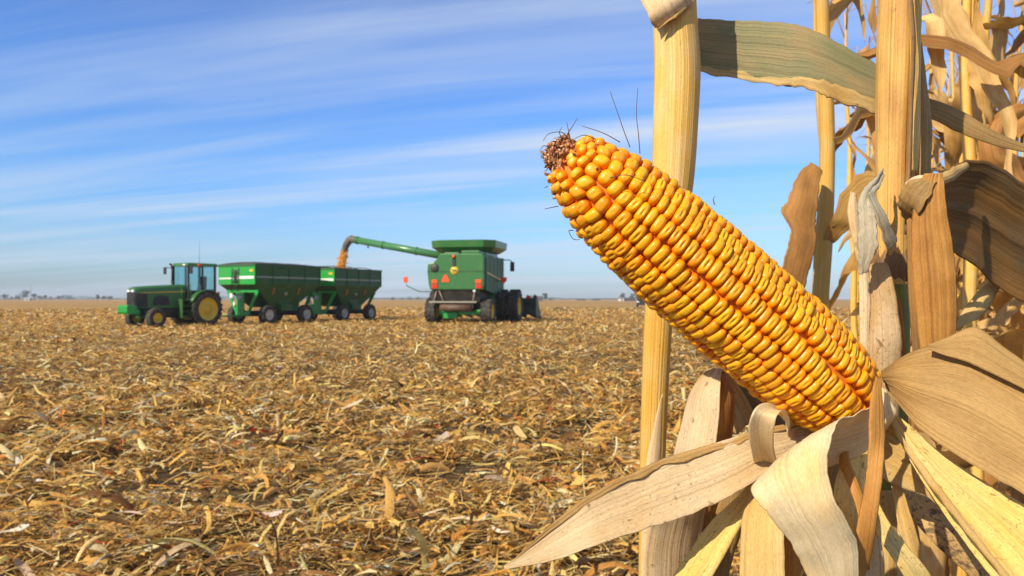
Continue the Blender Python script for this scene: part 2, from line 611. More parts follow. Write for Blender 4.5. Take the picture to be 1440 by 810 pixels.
# ------------------------------------------------------------------ ground
def ground():
    m, n, l, b = new_mat('field_soil')
    t = n.new('ShaderNodeNewGeometry')
    pos = t.outputs['Position']
    f1 = noise_node(n, l, pos, 9.0, 6, 0.7)
    f2 = noise_node(n, l, pos, 0.5, 5, 0.6)
    mp = n.new('ShaderNodeMapping')
    mp.inputs['Rotation'].default_value = (0, 0, R(12))
    mp.inputs['Scale'].default_value = (0.010, 0.05, 1)
    l.new(pos, mp.inputs[0])
    f3 = noise_node(n, l, mp.outputs[0], 1.0, 4, 0.6)
    r1 = ramp(n, [(0.28, (0.06, 0.04, 0.022)), (0.42, (0.24, 0.14, 0.05)), (0.56, (0.50, 0.31, 0.11)), (0.72, (0.70, 0.49, 0.22))])
    l.new(f1, r1.inputs[0])
    r2 = ramp(n, [(0.35, 0.80), (0.65, 1.15)])
    l.new(f2, r2.inputs[0])
    c = mixrgb(n, l, 1.0, r1.outputs[0], r2.outputs[0], 'MULTIPLY')
    r3 = ramp(n, [(0.35, (0.86, 0.92, 0.86)), (0.55, (1.05, 1.0, 0.95)), (0.7, (1.12, 1.02, 0.98))])
    l.new(f3, r3.inputs[0])
    c = mixrgb(n, l, 1.0, c, r3.outputs[0], 'MULTIPLY')
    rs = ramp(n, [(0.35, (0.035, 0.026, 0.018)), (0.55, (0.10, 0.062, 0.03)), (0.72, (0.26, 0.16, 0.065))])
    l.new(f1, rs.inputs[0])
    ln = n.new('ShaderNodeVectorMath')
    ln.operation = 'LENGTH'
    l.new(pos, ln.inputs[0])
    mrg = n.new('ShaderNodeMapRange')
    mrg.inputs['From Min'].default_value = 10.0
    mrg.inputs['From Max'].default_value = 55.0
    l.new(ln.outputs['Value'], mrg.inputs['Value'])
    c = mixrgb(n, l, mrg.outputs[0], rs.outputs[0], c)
    l.new(c, b.inputs['Base Color'])
    b.inputs['Roughness'].default_value = 0.9
    b.inputs['Specular IOR Level'].default_value = 0.1
    bp = n.new('ShaderNodeBump')
    bp.inputs['Strength'].default_value = 0.7
    bp.inputs['Distance'].default_value = 0.05
    l.new(f1, bp.inputs['Height'])
    l.new(bp.outputs[0], b.inputs['Normal'])
    mb = MB()
    S = 2400
    mb.add([(-S, -S, 0), (S, -S, 0), (S, S, 0), (-S, S, 0)], [(0, 1, 2, 3)])
    o = mb.build('ground', m)
    tag(o, kind='structure')
    # grassy waterway strips across the field
    g, n, l, b = new_mat('strip_grass')
    t = n.new('ShaderNodeNewGeometry')
    f = noise_node(n, l, t.outputs['Position'], 1.2, 6, 0.7)
    r = ramp(n, [(0.35, (0.06, 0.075, 0.025)), (0.55, (0.13, 0.12, 0.04)), (0.7, (0.26, 0.19, 0.08))])
    l.new(f, r.inputs[0])
    l.new(r.outputs[0], b.inputs['Base Color'])
    b.inputs['Roughness'].default_value = 0.9
    mb = MB()

    def strip(x0, x1, yc, slope, half, seed):
        N = 60
        base = len(mb.v)
        for i in range(N + 1):
            x = x0 + (x1 - x0) * i / N
            e1 = 0.5 * half * mnoise.noise(Vector((x * 0.13, seed, 0)))
            e2 = 0.5 * half * mnoise.noise(Vector((x * 0.13, seed, 5)))
            mb.v.append((x, yc + slope * x - half - e1, 0.004))
            mb.v.append((x, yc + slope * x + half + e2, 0.004))
        for i in range(N):
            a = base + 2 * i
            mb.f.append((a, a + 2, a + 3, a + 1))
            mb.s.append(False)
    strip(-14, 160, 108, -0.02, 9.0, 1)
    strip(-70, -18, 40.5, 0.0, 1.1, 2)
    o = mb.build('grass', g)
    tag(o, kind='stuff', label='green grass strips crossing the harvested field')


def hfield(x, y):
    """height of the residue mat, 0 bare soil to 1 heaped"""
    a = np.sin(x * 1.3 + 1.7 * np.sin(y * 0.83)) * np.sin(y * 1.9 + 1.3 * np.sin(x * 1.1 + 2))
    b_ = np.sin(x * 3.7 + y * 2.1 + 1.1 * np.sin(y * 2.9)) * np.sin(y * 5.1 - x * 1.7)
    c = np.sin(x * 9.1 - y * 3.3) * np.sin(y * 11.0 + x * 4.3)
    return np.clip(0.5 + 0.30 * a + 0.30 * b_ + 0.16 * c, 0, 1)


def residue():
    m, n, l, b = new_mat('dry_residue')
    a = n.new('ShaderNodeVertexColor')
    a.layer_name = 'piece'
    g = n.new('ShaderNodeNewGeometry')
    f = noise_node(n, l, g.outputs['Position'], 70.0, 4, 0.65)
    r = ramp(n, [(0.3, 0.55), (0.7, 1.2)])
    l.new(f, r.inputs[0])
    c = mixrgb(n, l, 1.0, a.outputs['Color'], r.outputs[0], 'MULTIPLY')
    l.new(c, b.inputs['Base Color'])
    b.inputs['Roughness'].default_value = 0.65
    b.inputs['Specular IOR Level'].default_value = 0.3
    tr = n.new('ShaderNodeBsdfTranslucent')
    l.new(c, tr.inputs['Color'])
    mx = n.new('ShaderNodeMixShader')
    mx.inputs[0].default_value = 0.22
    l.new(b.outputs[0], mx.inputs[1])
    l.new(tr.outputs[0], mx.inputs[2])
    l.new(mx.outputs[0], n['Material Output'].inputs[0])

    pal = np.array([(0.80, 0.48, 0.13), (0.72, 0.39, 0.09), (0.86, 0.61, 0.23), (0.56, 0.26, 0.055), (0.88, 0.70, 0.38), (0.26, 0.12, 0.035), (0.14, 0.075, 0.03), (0.85, 0.75, 0.55), (0.55, 0.08, 0.03), (0.62, 0.50, 0.34)])
    pw = np.array([0.20, 0.18, 0.18, 0.14, 0.09, 0.09, 0.05, 0.025, 0.004, 0.016])
    pw = pw / pw.sum()

    def band(d0, d1, dens, ns, nc, lenr, widr, th=0.82, lift=1.0, straight=False, wmax=0.5):
        cnt = int(dens * th * (d1 * d1 - d0 * d0))
        d = np.sqrt(rng.uniform(d0 * d0, d1 * d1, cnt))
        a_ = rng.uniform(-th, th, cnt)
        x, y = d * np.sin(a_), d * np.cos(a_)
        hh = hfield(x, y)
        keep = rng.uniform(0, 1, cnt) < np.clip(-0.08 + 1.5 * hh, 0.04, 1)
        x, y, hh = x[keep], y[keep], hh[keep]
        cnt = len(x)
        L = np.exp(rng.uniform(math.log(lenr[0]), math.log(lenr[1]), cnt))
        W = np.minimum(np.exp(rng.uniform(math.log(widr[0]), math.log(widr[1]), cnt)), L * wmax)
        yaw = rng.normal(0.3, 1.1, cnt) + np.where(rng.uniform(0, 1, cnt) < 0.5, math.pi, 0)
        pit = rng.normal(0, 0.22, cnt)
        up = rng.uniform(0, 1, cnt) < 0.05
        pit[up] += rng.uniform(0.3, 0.9, up.sum())
        roll = rng.normal(0, 0.5, cnt)
        tw = rng.normal(0, 0.35 if straight else 1.1, cnt)
        arch = rng.normal(0.02, 0.03 if straight else 0.11, cnt)
        bend = rng.normal(0, 0.03 if straight else 0.06, cnt)
        kink = rng.normal(0, 0.0 if straight else 0.12, cnt)
        s = np.linspace(-0.5, 0.5, ns)
        cc = np.linspace(-1, 1, nc)
        S, C = np.meshgrid(s, cc, indexing='ij')
        S, C = S[None], C[None]
        ex = lambda q: q[:, None, None]
        asym = rng.uniform(-0.6, 0.9, cnt)
        taper = np.clip((1 - np.abs(2 * S) ** 3.0 * ex(np.where(rng.uniform(0, 1, cnt) < 0.3, rng.uniform(0.5, 1.0, cnt), rng.uniform(0.0, 0.3, cnt)))) * (1 - ex(asym) * S), 0.03, 2)
        lx = ex(L) * S
        wloc = ex(W) * 0.5 * C * taper
        ang = ex(roll) + ex(tw) * S
        cup = (1 - np.abs(C)) * ex(W * rng.uniform(-0.1, 0.4, cnt))
        zz = ex(arch * L) * (1 - 4 * S * S) + ex(kink * L) * np.abs(S - ex(rng.uniform(-0.3, 0.3, cnt)))
        jag = rng.normal(0, 0.10, (cnt, ns, nc)) * ex(W)
        ly = wloc * np.cos(ang) - cup * np.sin(ang) + ex(bend * L) * (1 - 4 * S * S) + jag
        lz = wloc * np.sin(ang) + cup * np.cos(ang) + zz
        cp, sp = ex(np.cos(pit)), ex(np.sin(pit))
        x2 = lx * cp - lz * sp
        z2 = lx * sp + lz * cp
        cyw, syw = ex(np.cos(yaw)), ex(np.sin(yaw))
        X = ex(x) + x2 * cyw - ly * syw
        Y = ex(y) + x2 * syw + ly * cyw
        zmin = z2.min(axis=(1, 2))
        Z = z2 - ex(zmin) * 0.8 + ex(0.003 + 0.20 * lift * hh ** 1.4 * rng.uniform(0.15, 1.0, cnt))
        Z = np.maximum(Z, 0.002)
        V = np.stack([X, Y, Z], axis=-1).reshape(-1, 3)
        base = (np.arange(cnt) * ns * nc)[:, None]
        q = []
        for i in range(ns - 1):
            for j in range(nc - 1):
                k = i * nc + j
                q.append((k, k + 1, k + nc + 1, k + nc))
        q = np.array(q)
        Fq = (base[:, :, None] + q[None]).reshape(-1, 4)
        ci = rng.choice(len(pal), cnt, p=pw)
        colr = pal[ci] * rng.uniform(0.70, 1.2, cnt)[:, None] * (1 + rng.normal(0, 0.04, (cnt, 3)))
        colr = np.clip(colr, 0.01, 0.88)
        Cv = np.repeat(colr, ns * nc, axis=0)
        return V, Fq, Cv

    def emit(bands, label):
        Vs, Fs, Cs = [], [], []
        o = 0
        for V, Fq, Cv in bands:
            Vs.append(V)
            Fs.append(Fq + o)
            Cs.append(Cv)
            o += len(V)
        V, Fq, Cv = np.concatenate(Vs), np.concatenate(Fs), np.concatenate(Cs)
        me = bpy.data.meshes.new('corn_residue')
        me.vertices.add(len(V))
        me.vertices.foreach_set('co', V.astype(np.float32).ravel())
        me.loops.add(len(Fq) * 4)
        me.loops.foreach_set('vertex_index', Fq.astype(np.int32).ravel())
        me.polygons.add(len(Fq))
        me.polygons.foreach_set('loop_start', np.arange(0, len(Fq) * 4, 4, dtype=np.int32))
        me.polygons.foreach_set('loop_total', np.full(len(Fq), 4, dtype=np.int32))
        ca = me.color_attributes.new('piece', 'FLOAT_COLOR', 'POINT')
        ca.data.foreach_set('color', np.concatenate([Cv, np.ones((len(Cv), 1))], axis=1).astype(np.float32).ravel())
        me.update()
        me.validate()
        ob = link_mesh('corn_residue', me, m)
        tag(ob, label, 'crop residue', kind='stuff')
    emit([band(1.2, 3.4, 200, 5, 3, (0.06, 0.34), (0.008, 0.04)),
          band(3.4, 8, 470, 5, 3, (0.04, 0.28), (0.007, 0.040), wmax=0.3),
          band(3.4, 8, 950, 3, 3, (0.05, 0.30), (0.003, 0.010), straight=True),
          band(3.4, 14, 16, 6, 3, (0.15, 0.42), (0.022, 0.060), wmax=0.22),
          band(8, 15, 230, 4, 3, (0.06, 0.36), (0.012, 0.052), wmax=0.35),
          band(8, 15, 280, 3, 3, (0.07, 0.32), (0.005, 0.012), straight=True),
          band(15, 28, 120, 3, 3, (0.07, 0.32), (0.010, 0.045)),
          band(28, 60, 40, 3, 2, (0.10, 0.40), (0.02, 0.07), 0.75),
          band(60, 120, 5, 3, 2, (0.2, 0.6), (0.06, 0.14), 0.72)],
         'chopped dry corn leaves, husks and stalk pieces covering the harvested field')


ground()
residue()


def haze():
    m = bpy.data.materials.new('haze_air')
    m.use_nodes = True
    n = m.node_tree.nodes
    n.clear()
    o = n.new('ShaderNodeOutputMaterial')
    v = n.new('ShaderNodeVolumePrincipled')
    v.inputs['Color'].default_value = (0.80, 0.88, 1.0, 1)
    v.inputs['Density'].default_value = 0.00032
    m.node_tree.links.new(v.outputs[0], o.inputs['Volume'])
    b = MB().box(-2450, 2450, -2450, 2450, -1.0, 22.0)
    tag(b.build('haze', m), kind='stuff', label='thin pale haze over the far field')


haze()


# ------------------------------------------------------------------ the big ear of corn
def kernel_mat():
    m, n, l, b = new_mat('corn_kernel')
    a = n.new('ShaderNodeVertexColor')
    a.layer_name = 'crown'
    sp = n.new('ShaderNodeSeparateColor')
    l.new(a.outputs['Color'], sp.inputs[0])
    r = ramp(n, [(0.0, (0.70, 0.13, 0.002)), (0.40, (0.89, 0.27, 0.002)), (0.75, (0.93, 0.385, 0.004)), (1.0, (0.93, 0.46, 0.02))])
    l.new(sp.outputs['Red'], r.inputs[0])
    hs_ = n.new('ShaderNodeHueSaturation')
    mr = n.new('ShaderNodeMapRange')
    mr.inputs['To Min'].default_value = 0.488
    mr.inputs['To Max'].default_value = 0.508
    l.new(sp.outputs['Green'], mr.inputs['Value'])
    l.new(mr.outputs[0], hs_.inputs['Hue'])
    mr2 = n.new('ShaderNodeMapRange')
    mr2.inputs['To Min'].default_value = 0.90
    mr2.inputs['To Max'].default_value = 1.08
    l.new(sp.outputs['Blue'], mr2.inputs['Value'])
    l.new(mr2.outputs[0], hs_.inputs['Value'])
    l.new(r.outputs[0], hs_.inputs['Color'])
    g = n.new('ShaderNodeNewGeometry')
    f = noise_node(n, l, g.outputs['Position'], 900.0, 4, 0.6)
    rr = ramp(n, [(0.3, 0.93), (0.7, 1.05)])
    l.new(f, rr.inputs[0])
    c = mixrgb(n, l, 1.0, hs_.outputs[0], rr.outputs[0], 'MULTIPLY')
    l.new(c, b.inputs['Base Color'])
    b.inputs['Roughness'].default_value = 0.36
    rg = ramp(n, [(0.3, 0.28), (0.7, 0.46)])
    l.new(f, rg.inputs[0])
    l.new(rg.outputs[0], b.inputs['Roughness'])
    b.inputs['Specular IOR Level'].default_value = 0.45
    b.inputs['Subsurface Weight'].default_value = 0.32
    b.inputs['Subsurface Radius'].default_value = (1.0, 0.40, 0.05)
    b.inputs['Subsurface Scale'].default_value = 0.0022
    bp = n.new('ShaderNodeBump')
    bp.inputs['Strength'].default_value = 0.25
    bp.inputs['Distance'].default_value = 0.0002
    l.new(f, bp.inputs['Height'])
    l.new(bp.outputs[0], b.inputs['Normal'])
    return m


def make_ear():
    tip, base = P(784, 212, 0.318), P(1197, 571, 0.345)
    root = empty('corn_ear', base, 0, 'ripe golden corn ear with its husk peeled back, tip pointing up to the left', 'corn ear')
    ax = (base - tip)
    Ltot = ax.length
    A = ax.normalized()
    view = (Vector((0, 0, EYE)) - (tip + base) / 2).normalized()
    e1 = (view - A * view.dot(A)).normalized()
    e2 = A.cross(e1)
    prof = [(0, 27), (12, 37), (30, 48), (55, 58.5), (83, 66), (125, 73), (200, 79.5), (300, 82), (400, 82), (460, 80), (500, 74), (530, 64), (552, 48)]
    PXL = 548.0

    def rad(spx):
        for (a, ra), (b_, rb) in zip(prof, prof[1:]):
            if spx <= b_:
                t = (spx - a) / (b_ - a)
                return (ra + (rb - ra) * t) * 0.331 / F
        return prof[-1][1] * 0.331 / F
    m2px = PXL / Ltot
    NR = 16
    rings = [0.0, 0.22, 0.42, 0.60, 0.76, 0.90, 1.0]
    NS = 16
    base_pts, crown = [], []
    for ro in rings:
        for k in range(NS):
            w = 2 * math.pi * k / NS
            ca, sa = math.cos(w), math.sin(w)
            base_pts.append((ro * math.copysign(abs(ca) ** 0.78, ca), ro * math.copysign(abs(sa) ** 0.76, sa), ro))
    for extra, sc in ((-0.45, 1.0), (-1.1, 0.86)):
        for k in range(NS):
            w = 2 * math.pi * k / NS
            ca, sa = math.cos(w), math.sin(w)
            base_pts.append((sc * math.copysign(abs(ca) ** 0.78, ca), sc * math.copysign(abs(sa) ** 0.76, sa), 1.0 - extra))
    nring = len(rings) + 2
    kf = []
    for i in range(nring - 1):
        for k in range(NS):
            k2 = (k + 1) % NS
            kf.append((i * NS + k, i * NS + k2, (i + 1) * NS + k2, (i + 1) * NS + k))
    km = kernel_mat()
    rr = random.Random(5)
    for row in range(NR):
        vs, fs, cs = [], [], []
        spx = 11 + rr.uniform(0, 7)
        th0 = 2 * math.pi * row / NR + (0.030 if row % 2 else -0.030) + 0.13
        while spx < 546:
            tipness = max(0.0, 1 - (spx - 10) / 110)
            endness = max(0.0, (spx - 490) / 60)
            ap = rr.uniform(11.9, 14.0) + (7.5 * tipness if spx > 32 else -1.0) + 5 * endness   # pitch along the row, photo px
            apm = ap / m2px
            s = spx + ap / 2
            spx += ap
            r = rad(s)
            th = th0 + 0.07 * math.sin(s * 0.008 + row) + 0.00035 * s + rr.gauss(0, 0.02) + tipness * rr.gauss(0, 0.09)
            tang = 2 * math.pi * r / NR
            ha, ht = apm * 0.55, tang * 0.505 * rr.uniform(0.94, 1.03)
            if tipness > 0.5:
                ht *= rr.uniform(0.85, 1.05)
            dome = 0.0026 * rr.uniform(0.88, 1.12) * (0.75 + 0.25 * min(1, r / 0.02))
            dent = (0.00075 * rr.uniform(0.5, 1.2) if rr.random() < 0.62 else 0.0001) * (1 - tipness) ** 1.5 * (1 - 0.7 * min(1, endness))
            dw = rr.uniform(0.18, 0.26)
            shift = rr.uniform(-0.18, 0.18)
            lift = rr.gauss(0, 0.00025)
            N = e1 * math.cos(th) + e2 * math.sin(th)
            T = A.cross(N)
            # surface tilts with the taper of the ear
            slope = (rad(min(s + 6, 551)) - rad(max(s - 6, 1))) / (12 / m2px)
            N2 = (N - A * slope).normalized()
            A2 = (A - N2 * A.dot(N2)).normalized()
            skew = rr.gauss(0, 0.08) * (1 + tipness)
            c0 = tip + A * (s / m2px) + N * (r - 0.0026 + lift)
            b0 = len(vs)
            tint1, tint2 = rr.random(), rr.random()
            for a_, t_, q in base_pts:
                if q <= 1.0:
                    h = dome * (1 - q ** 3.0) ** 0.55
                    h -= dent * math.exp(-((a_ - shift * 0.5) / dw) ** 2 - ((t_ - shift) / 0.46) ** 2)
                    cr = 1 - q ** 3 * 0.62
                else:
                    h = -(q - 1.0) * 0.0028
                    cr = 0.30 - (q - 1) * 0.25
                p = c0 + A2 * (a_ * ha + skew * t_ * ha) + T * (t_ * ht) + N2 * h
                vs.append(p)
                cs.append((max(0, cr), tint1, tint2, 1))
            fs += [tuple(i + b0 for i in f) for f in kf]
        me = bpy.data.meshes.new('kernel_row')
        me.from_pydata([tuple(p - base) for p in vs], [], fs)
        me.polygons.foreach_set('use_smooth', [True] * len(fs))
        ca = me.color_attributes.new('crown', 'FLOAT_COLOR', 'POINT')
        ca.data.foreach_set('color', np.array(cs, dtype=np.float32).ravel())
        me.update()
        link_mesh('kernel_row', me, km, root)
    # the cob the kernels sit on
    cm = paint('cob_core', (0.80, 0.22, 0.012), 0.6, 0.1, 0, 300)
    pts = [tip + A * (k / 20 * Ltot) for k in range(21)]
    rs = [max(0.003, rad(k / 20 * PXL) - 0.0036) for k in range(21)]
    MB().tube(pts, rs, 24).build('cob', cm, root, base)
    # shrivelled brown tip
    tm, n, l, b = new_mat('shrivelled_kernel')
    g = n.new('ShaderNodeNewGeometry')
    f = noise_node(n, l, g.outputs['Position'], 420.0, 3, 0.6)
    rp = ramp(n, [(0.30, (0.10, 0.028, 0.016)), (0.45, (0.28, 0.085, 0.035)), (0.58, (0.46, 0.20, 0.07)), (0.72, (0.70, 0.44, 0.16))])
    l.new(f, rp.inputs[0])
    l.new(rp.outputs[0], b.inputs['Base Color'])
    b.inputs['Roughness'].default_value = 0.4
    mb = MB()
    c = tip + A * 0.0040
    mb.ball(c, 0.0068, 12)
    GN = 260
    fl = MB()
    for i in range(GN):
        z = 1 - 2 * (i + 0.5) / GN
        w = i * 2.39996 + rr.gauss(0, 0.12)
        q = math.sqrt(1 - z * z)
        dirv = (-A) * z + e1 * q * math.cos(w) + e2 * q * math.sin(w)
        if z < -0.45:
            continue
        rb = 0.0076 * rr.uniform(0.80, 1.10)
        if rr.random() < 0.6:
            mb.ball(tuple(c + dirv * rb), rr.uniform(0.0006, 0.0013), 7, (rr.uniform(0.5, 1.4), rr.uniform(0.5, 1.4), rr.uniform(0.6, 1.6)))
        else:
            p = c + dirv * rb
            t1 = dirv.cross(Vector((rr.gauss(0, 1), rr.gauss(0, 1), rr.gauss(0, 1)))).normalized()
            t2 = dirv.cross(t1)
            ln, wd = rr.uniform(0.0012, 0.0030), rr.uniform(0.0004, 0.0009)
            q0, q1, q2 = p - dirv * 0.0004, p + dirv * ln * 0.4 + t1 * ln * 0.5, p + dirv * ln * rr.uniform(0.3, 0.9) + t1 * ln
            fl.add([q0 - t2 * wd, q0 + t2 * wd, q1 + t2 * wd * 1.2, q1 - t2 * wd * 1.2, q2 + t2 * wd * 0.2, q2 - t2 * wd * 0.2], [(0, 1, 2, 3), (3, 2, 4, 5)], True)
    for i in range(16):      # dry chaff scales between the kernels of the tip
        w = rr.uniform(0, 6.28)
        s_ = rr.uniform(0.004, 0.016)
        N = e1 * math.cos(w) + e2 * math.sin(w)
        p = tip + A * s_ + N * (rad(s_ * m2px) * 0.92)
        q = p + N * rr.uniform(0.0002, 0.0012) - A * rr.uniform(0.001, 0.003) + e2 * rr.uniform(-0.001, 0.001)
        mb.tube([p, (p + q) / 2 + N * 0.0006, q], [0.0007, 0.0006, 0.0001], 5)
    mb.build('shrivelled_tip', tm, root, base)
    cm2, n, l, b = new_mat('tip_chaff')
    g = n.new('ShaderNodeNewGeometry')
    f = noise_node(n, l, g.outputs['Position'], 500.0, 3, 0.6)
    rp = ramp(n, [(0.35, (0.22, 0.07, 0.03)), (0.5, (0.50, 0.26, 0.09)), (0.7, (0.80, 0.58, 0.26))])
    l.new(f, rp.inputs[0])
    l.new(rp.outputs[0], b.inputs['Base Color'])
    fl.build('tip_chaff', cm2, root, base, recalc=False)
    # silk
    sm, n, l, b = new_mat('dry_silk')
    b.inputs['Base Color'].default_value = (0.10, 0.055, 0.035, 1)
    b.inputs['Roughness'].default_value = 0.5
    mb = MB()
    strands = [
        [(886, 207, .318), (877, 183, .317), (868, 157, .317), (858, 129, .317)],
        [(900, 216, .318), (898, 190, .317), (895, 160, .317), (897, 124, .317)],
        [(872, 200, .316), (848, 187, .314), (818, 177, .314)],
        [(838, 196, .312), (822, 190, .312), (808, 195, .312)],
        [(803, 200, .312), (800, 186, .311), (797, 172, .311)],
        [(800, 196, .312), (790, 186, .311), (772, 188, .311), (764, 198, .311)],
        [(798, 188, .312), (806, 176, .311), (812, 166, .311)],
        [(806, 324, .312), (800, 325, .309), (806, 336, .308), (815, 337, .31)],
        [(785, 290, .315), (775, 292, .313), (766, 294, .312)],
        [(775, 208, .31), (765, 205, .309), (760, 210, .309)],
        [(770, 262, .315), (766, 264, .314)],
        [(858, 250, .299), (880, 246, .298), (905, 254, .300)],
        [(1005, 288, .318), (1003, 280, .317), (1006, 276, .317)],
    ]
    for st in strands:
        pts = [Vector(p) for p in catmull([P(*q) for q in st], 5)]
        k = len(pts)
        MB().tube(pts, [0.00021 * (1 - 0.5 * i / k) for i in range(k)], 5).build('silk_strand', sm, root, base)
    for i in range(16):
        w = rr.uniform(0, 6.28)
        d0 = ((-A) * rr.uniform(0.3, 1) + e1 * math.cos(w) * 0.8 + e2 * math.sin(w) * 0.8).normalized()
        p = c + d0 * 0.0075
        q = p + d0 * rr.uniform(0.0005, 0.0025) + Vector((rr.uniform(-1, 1), rr.uniform(-1, 1), rr.uniform(-1, 1))) * 0.002
        e = q + d0 * 0.0005 + Vector((rr.uniform(-1, 1), rr.uniform(-1, 1), rr.uniform(-0.6, 1))) * 0.002
        mb.tube([p, q, e], [0.0002, 0.00017, 0.0001], 4)
    mb.build('silk', sm, root, base)
    # shank that joins the ear to its stalk
    sh = stalk_mesh('shank', [P(1190, 566, .345), P(1225, 590, .358), P(1252, 612, .385)], [0.012, 0.010, 0.008], base)
    link_mesh('shank', sh, LM['tan'], root)

    O = base
    # long grey-tan husk reaching to the lower left
    leaf('husk', [((1195, 585, .354), (1190, 620, .350)), ((1130, 598, .348), (1135, 640, .340)), ((1066, 606, .342), (1080, 666, .329)), ((1000, 626, .338), (1020, 702, .322)),
                  ((930, 648, .334), (945, 731, .314)), ((872, 676, .328), (890, 750, .309)), ((820, 704, .321), (838, 768, .305)), ((765, 750, .314), (775, 787, .303)), ((735, 778, .309), (738, 794, .303)), ((709, 797, .306), (710, 801, .304))],
         'pale', root, O, sub=8, nu=44, bulge=-0.13, ripple=0.0010, rip_freq=45, edge=0.02, pleat=0.00016, label='long grey tan husk reaching far to the lower left')
    leaf('husk', [((1180, 582, .3520), (1180, 588, .3510)), ((1066, 604, .3420), (1068, 613, .3405)), ((1030, 615, .3395), (1033, 627, .3375)), ((1000, 624, .3378), (1004, 634, .3360)), ((960, 636, .3352), (965, 649, .3332)), ((930, 646, .3335), (934, 653, .3322)), ((900, 660, .3302), (906, 671, .3283)), ((872, 674, .3275), (876, 681, .3262)), ((820, 702, .3205), (825, 711, .3190)), ((765, 747, .3135), (768, 752, .3128)), ((722, 787, .3070), (723, 789, .3066))],
         'brown', root, O, sub=8, nu=8, bulge=0.12, ripple=0.0006, rip_freq=80, edge=0.16, label='curled brown rim of the long left husk')
    # wide white husk that arches over and hangs down
    leaf('husk', [((1232, 622, .326), (1240, 562, .320)), ((1212, 640, .325), (1226, 572, .316)), ((1176, 654, .324), (1208, 580, .311)), ((1120, 664, .322), (1190, 586, .306)), ((1068, 674, .316), (1176, 594, .300)), ((1058, 688, .306), (1166, 618, .295)), ((1066, 706, .300), (1163, 648, .292)),
                  ((1090, 736, .298), (1172, 695, .289)), ((1116, 772, .300), (1194, 738, .290)), ((1134, 806, .302), (1207, 772, .292)), ((1150, 846, .305), (1206, 838, .298)), ((1160, 900, .308), (1200, 900, .308))],
         'white', root, O, sub=8, nu=44, bulge=0.10, ripple=0.0012, rip_freq=45, edge=0.02, pleat=0.00013, thick=0.0004, label='white husk arching over below the ear and hanging down')
    # small curl left of it
    leaf('husk', [((1100, 668, .338), (1062, 655, .338)), ((1090, 640, .325), (1058, 640, .325)), ((1088, 610, .314), (1053, 604, .314)), ((1092, 586, .310), (1060, 577, .310)), ((1103, 578, .318), (1076, 568, .322)), ((1112, 592, .332), (1098, 573, .336)), ((1110, 615, .342), (1118, 590, .345)), ((1150, 620, .350), (1160, 600, .35))],
         'white', root, O, sub=7, nu=12, bulge=-0.25, ripple=0.0005, rip_freq=50, edge=0.012, label='small curled husk loop under the ear')
    # narrow upright orange-brown strip in front
    leaf('husk', [((1231, 532, .322), (1240, 532, .322)), ((1225, 560, .312), (1241, 562, .314)), ((1221, 600, .304), (1243, 602, .307)), ((1220, 650, .300), (1242, 652, .298)), ((1212, 705, .298), (1236, 712, .296)), ((1202, 760, .297), (1226, 770, .299)), ((1194, 812, .299), (1214, 822, .302)), ((1188, 870, .302), (1196, 872, .304))],
         'orange', root, O, sub=7, nu=14, bulge=0.22, ripple=0.0010, rip_freq=60, edge=0.05, pleat=0.0003, label='narrow orange brown husk strip hanging in front')
    leaf('husk', [((1240, 545, .330), (1246, 548, .330)), ((1238, 570, .326), (1254, 566, .326)), ((1238, 595, .325), (1262, 578, .326)), ((1239, 602, .326), (1258, 586, .328)), ((1242, 606, .331), (1246, 604, .331))],
         'white', root, O, sub=6, nu=8, bulge=0.1, ripple=0.0003)
    # wide brown leaf at the right, towards the camera
    leaf('husk', [((1241, 521, .350), (1243, 545, .348)), ((1262, 506, .340), (1258, 562, .336)), ((1302, 487, .332), (1290, 600, .324)), ((1352, 478, .326), (1345, 640, .314)), ((1405, 500, .318), (1400, 672, .305)), ((1450, 528, .312), (1450, 700, .297)), ((1520, 575, .305), (1520, 742, .285))],
         'brown', root, O, sub=9, nu=44, bulge=0.07, ripple=0.0022, rip_freq=26, edge=0.01, pleat=0.00022, thick=0.0005, label='wide brown weathered husk at the right of the ear')
    leaf('husk', [((1306, 484, .326), (1304, 490, .325)), ((1335, 474, .327), (1328, 500, .322)), ((1372, 461, .325), (1365, 512, .317)), ((1408, 488, .320), (1405, 530, .311)), ((1450, 519, .314), (1450, 556, .306)), ((1520, 580, .306), (1520, 606, .299))],
         'brown', root, O, sub=8, nu=14, bulge=0.10, ripple=0.0012, rip_freq=30, edge=0.015, pleat=0.0002, label='folded brown flap on top of the wide right husk')
    # yellow husk fanning to the lower right
    leaf('husk', [((1250, 578, .342), (1258, 588, .340)), ((1252, 590, .338), (1272, 594, .336)), ((1278, 645, .330), (1328, 640, .326)), ((1318, 708, .322), (1396, 684, .316)), ((1362, 770, .315), (1462, 722, .307)), ((1405, 825, .308), (1520, 770, .298)), ((1450, 880, .302), (1560, 830, .292))],
         'yellow', root, O, sub=9, nu=44, bulge=0.04, ripple=0.0011, rip_freq=32, edge=0.008, rib=-0.0008, pleat=0.00016, label='broad yellow speckled husk fanning to the lower right')
    leaf('husk', [((1251, 582, .336), (1256, 584, .336)), ((1262, 615, .329), (1269, 613, .328)), ((1300, 672, .318), (1309, 668, .3175)), ((1345, 732, .311), (1354, 727, .3105)), ((1390, 788, .305), (1399, 783, .3045)), ((1440, 850, .300), (1448, 845, .2995))],
         'tan', root, O, sub=7, nu=8, bulge=0.22, ripple=0.0005, rip_freq=60, edge=0.15)
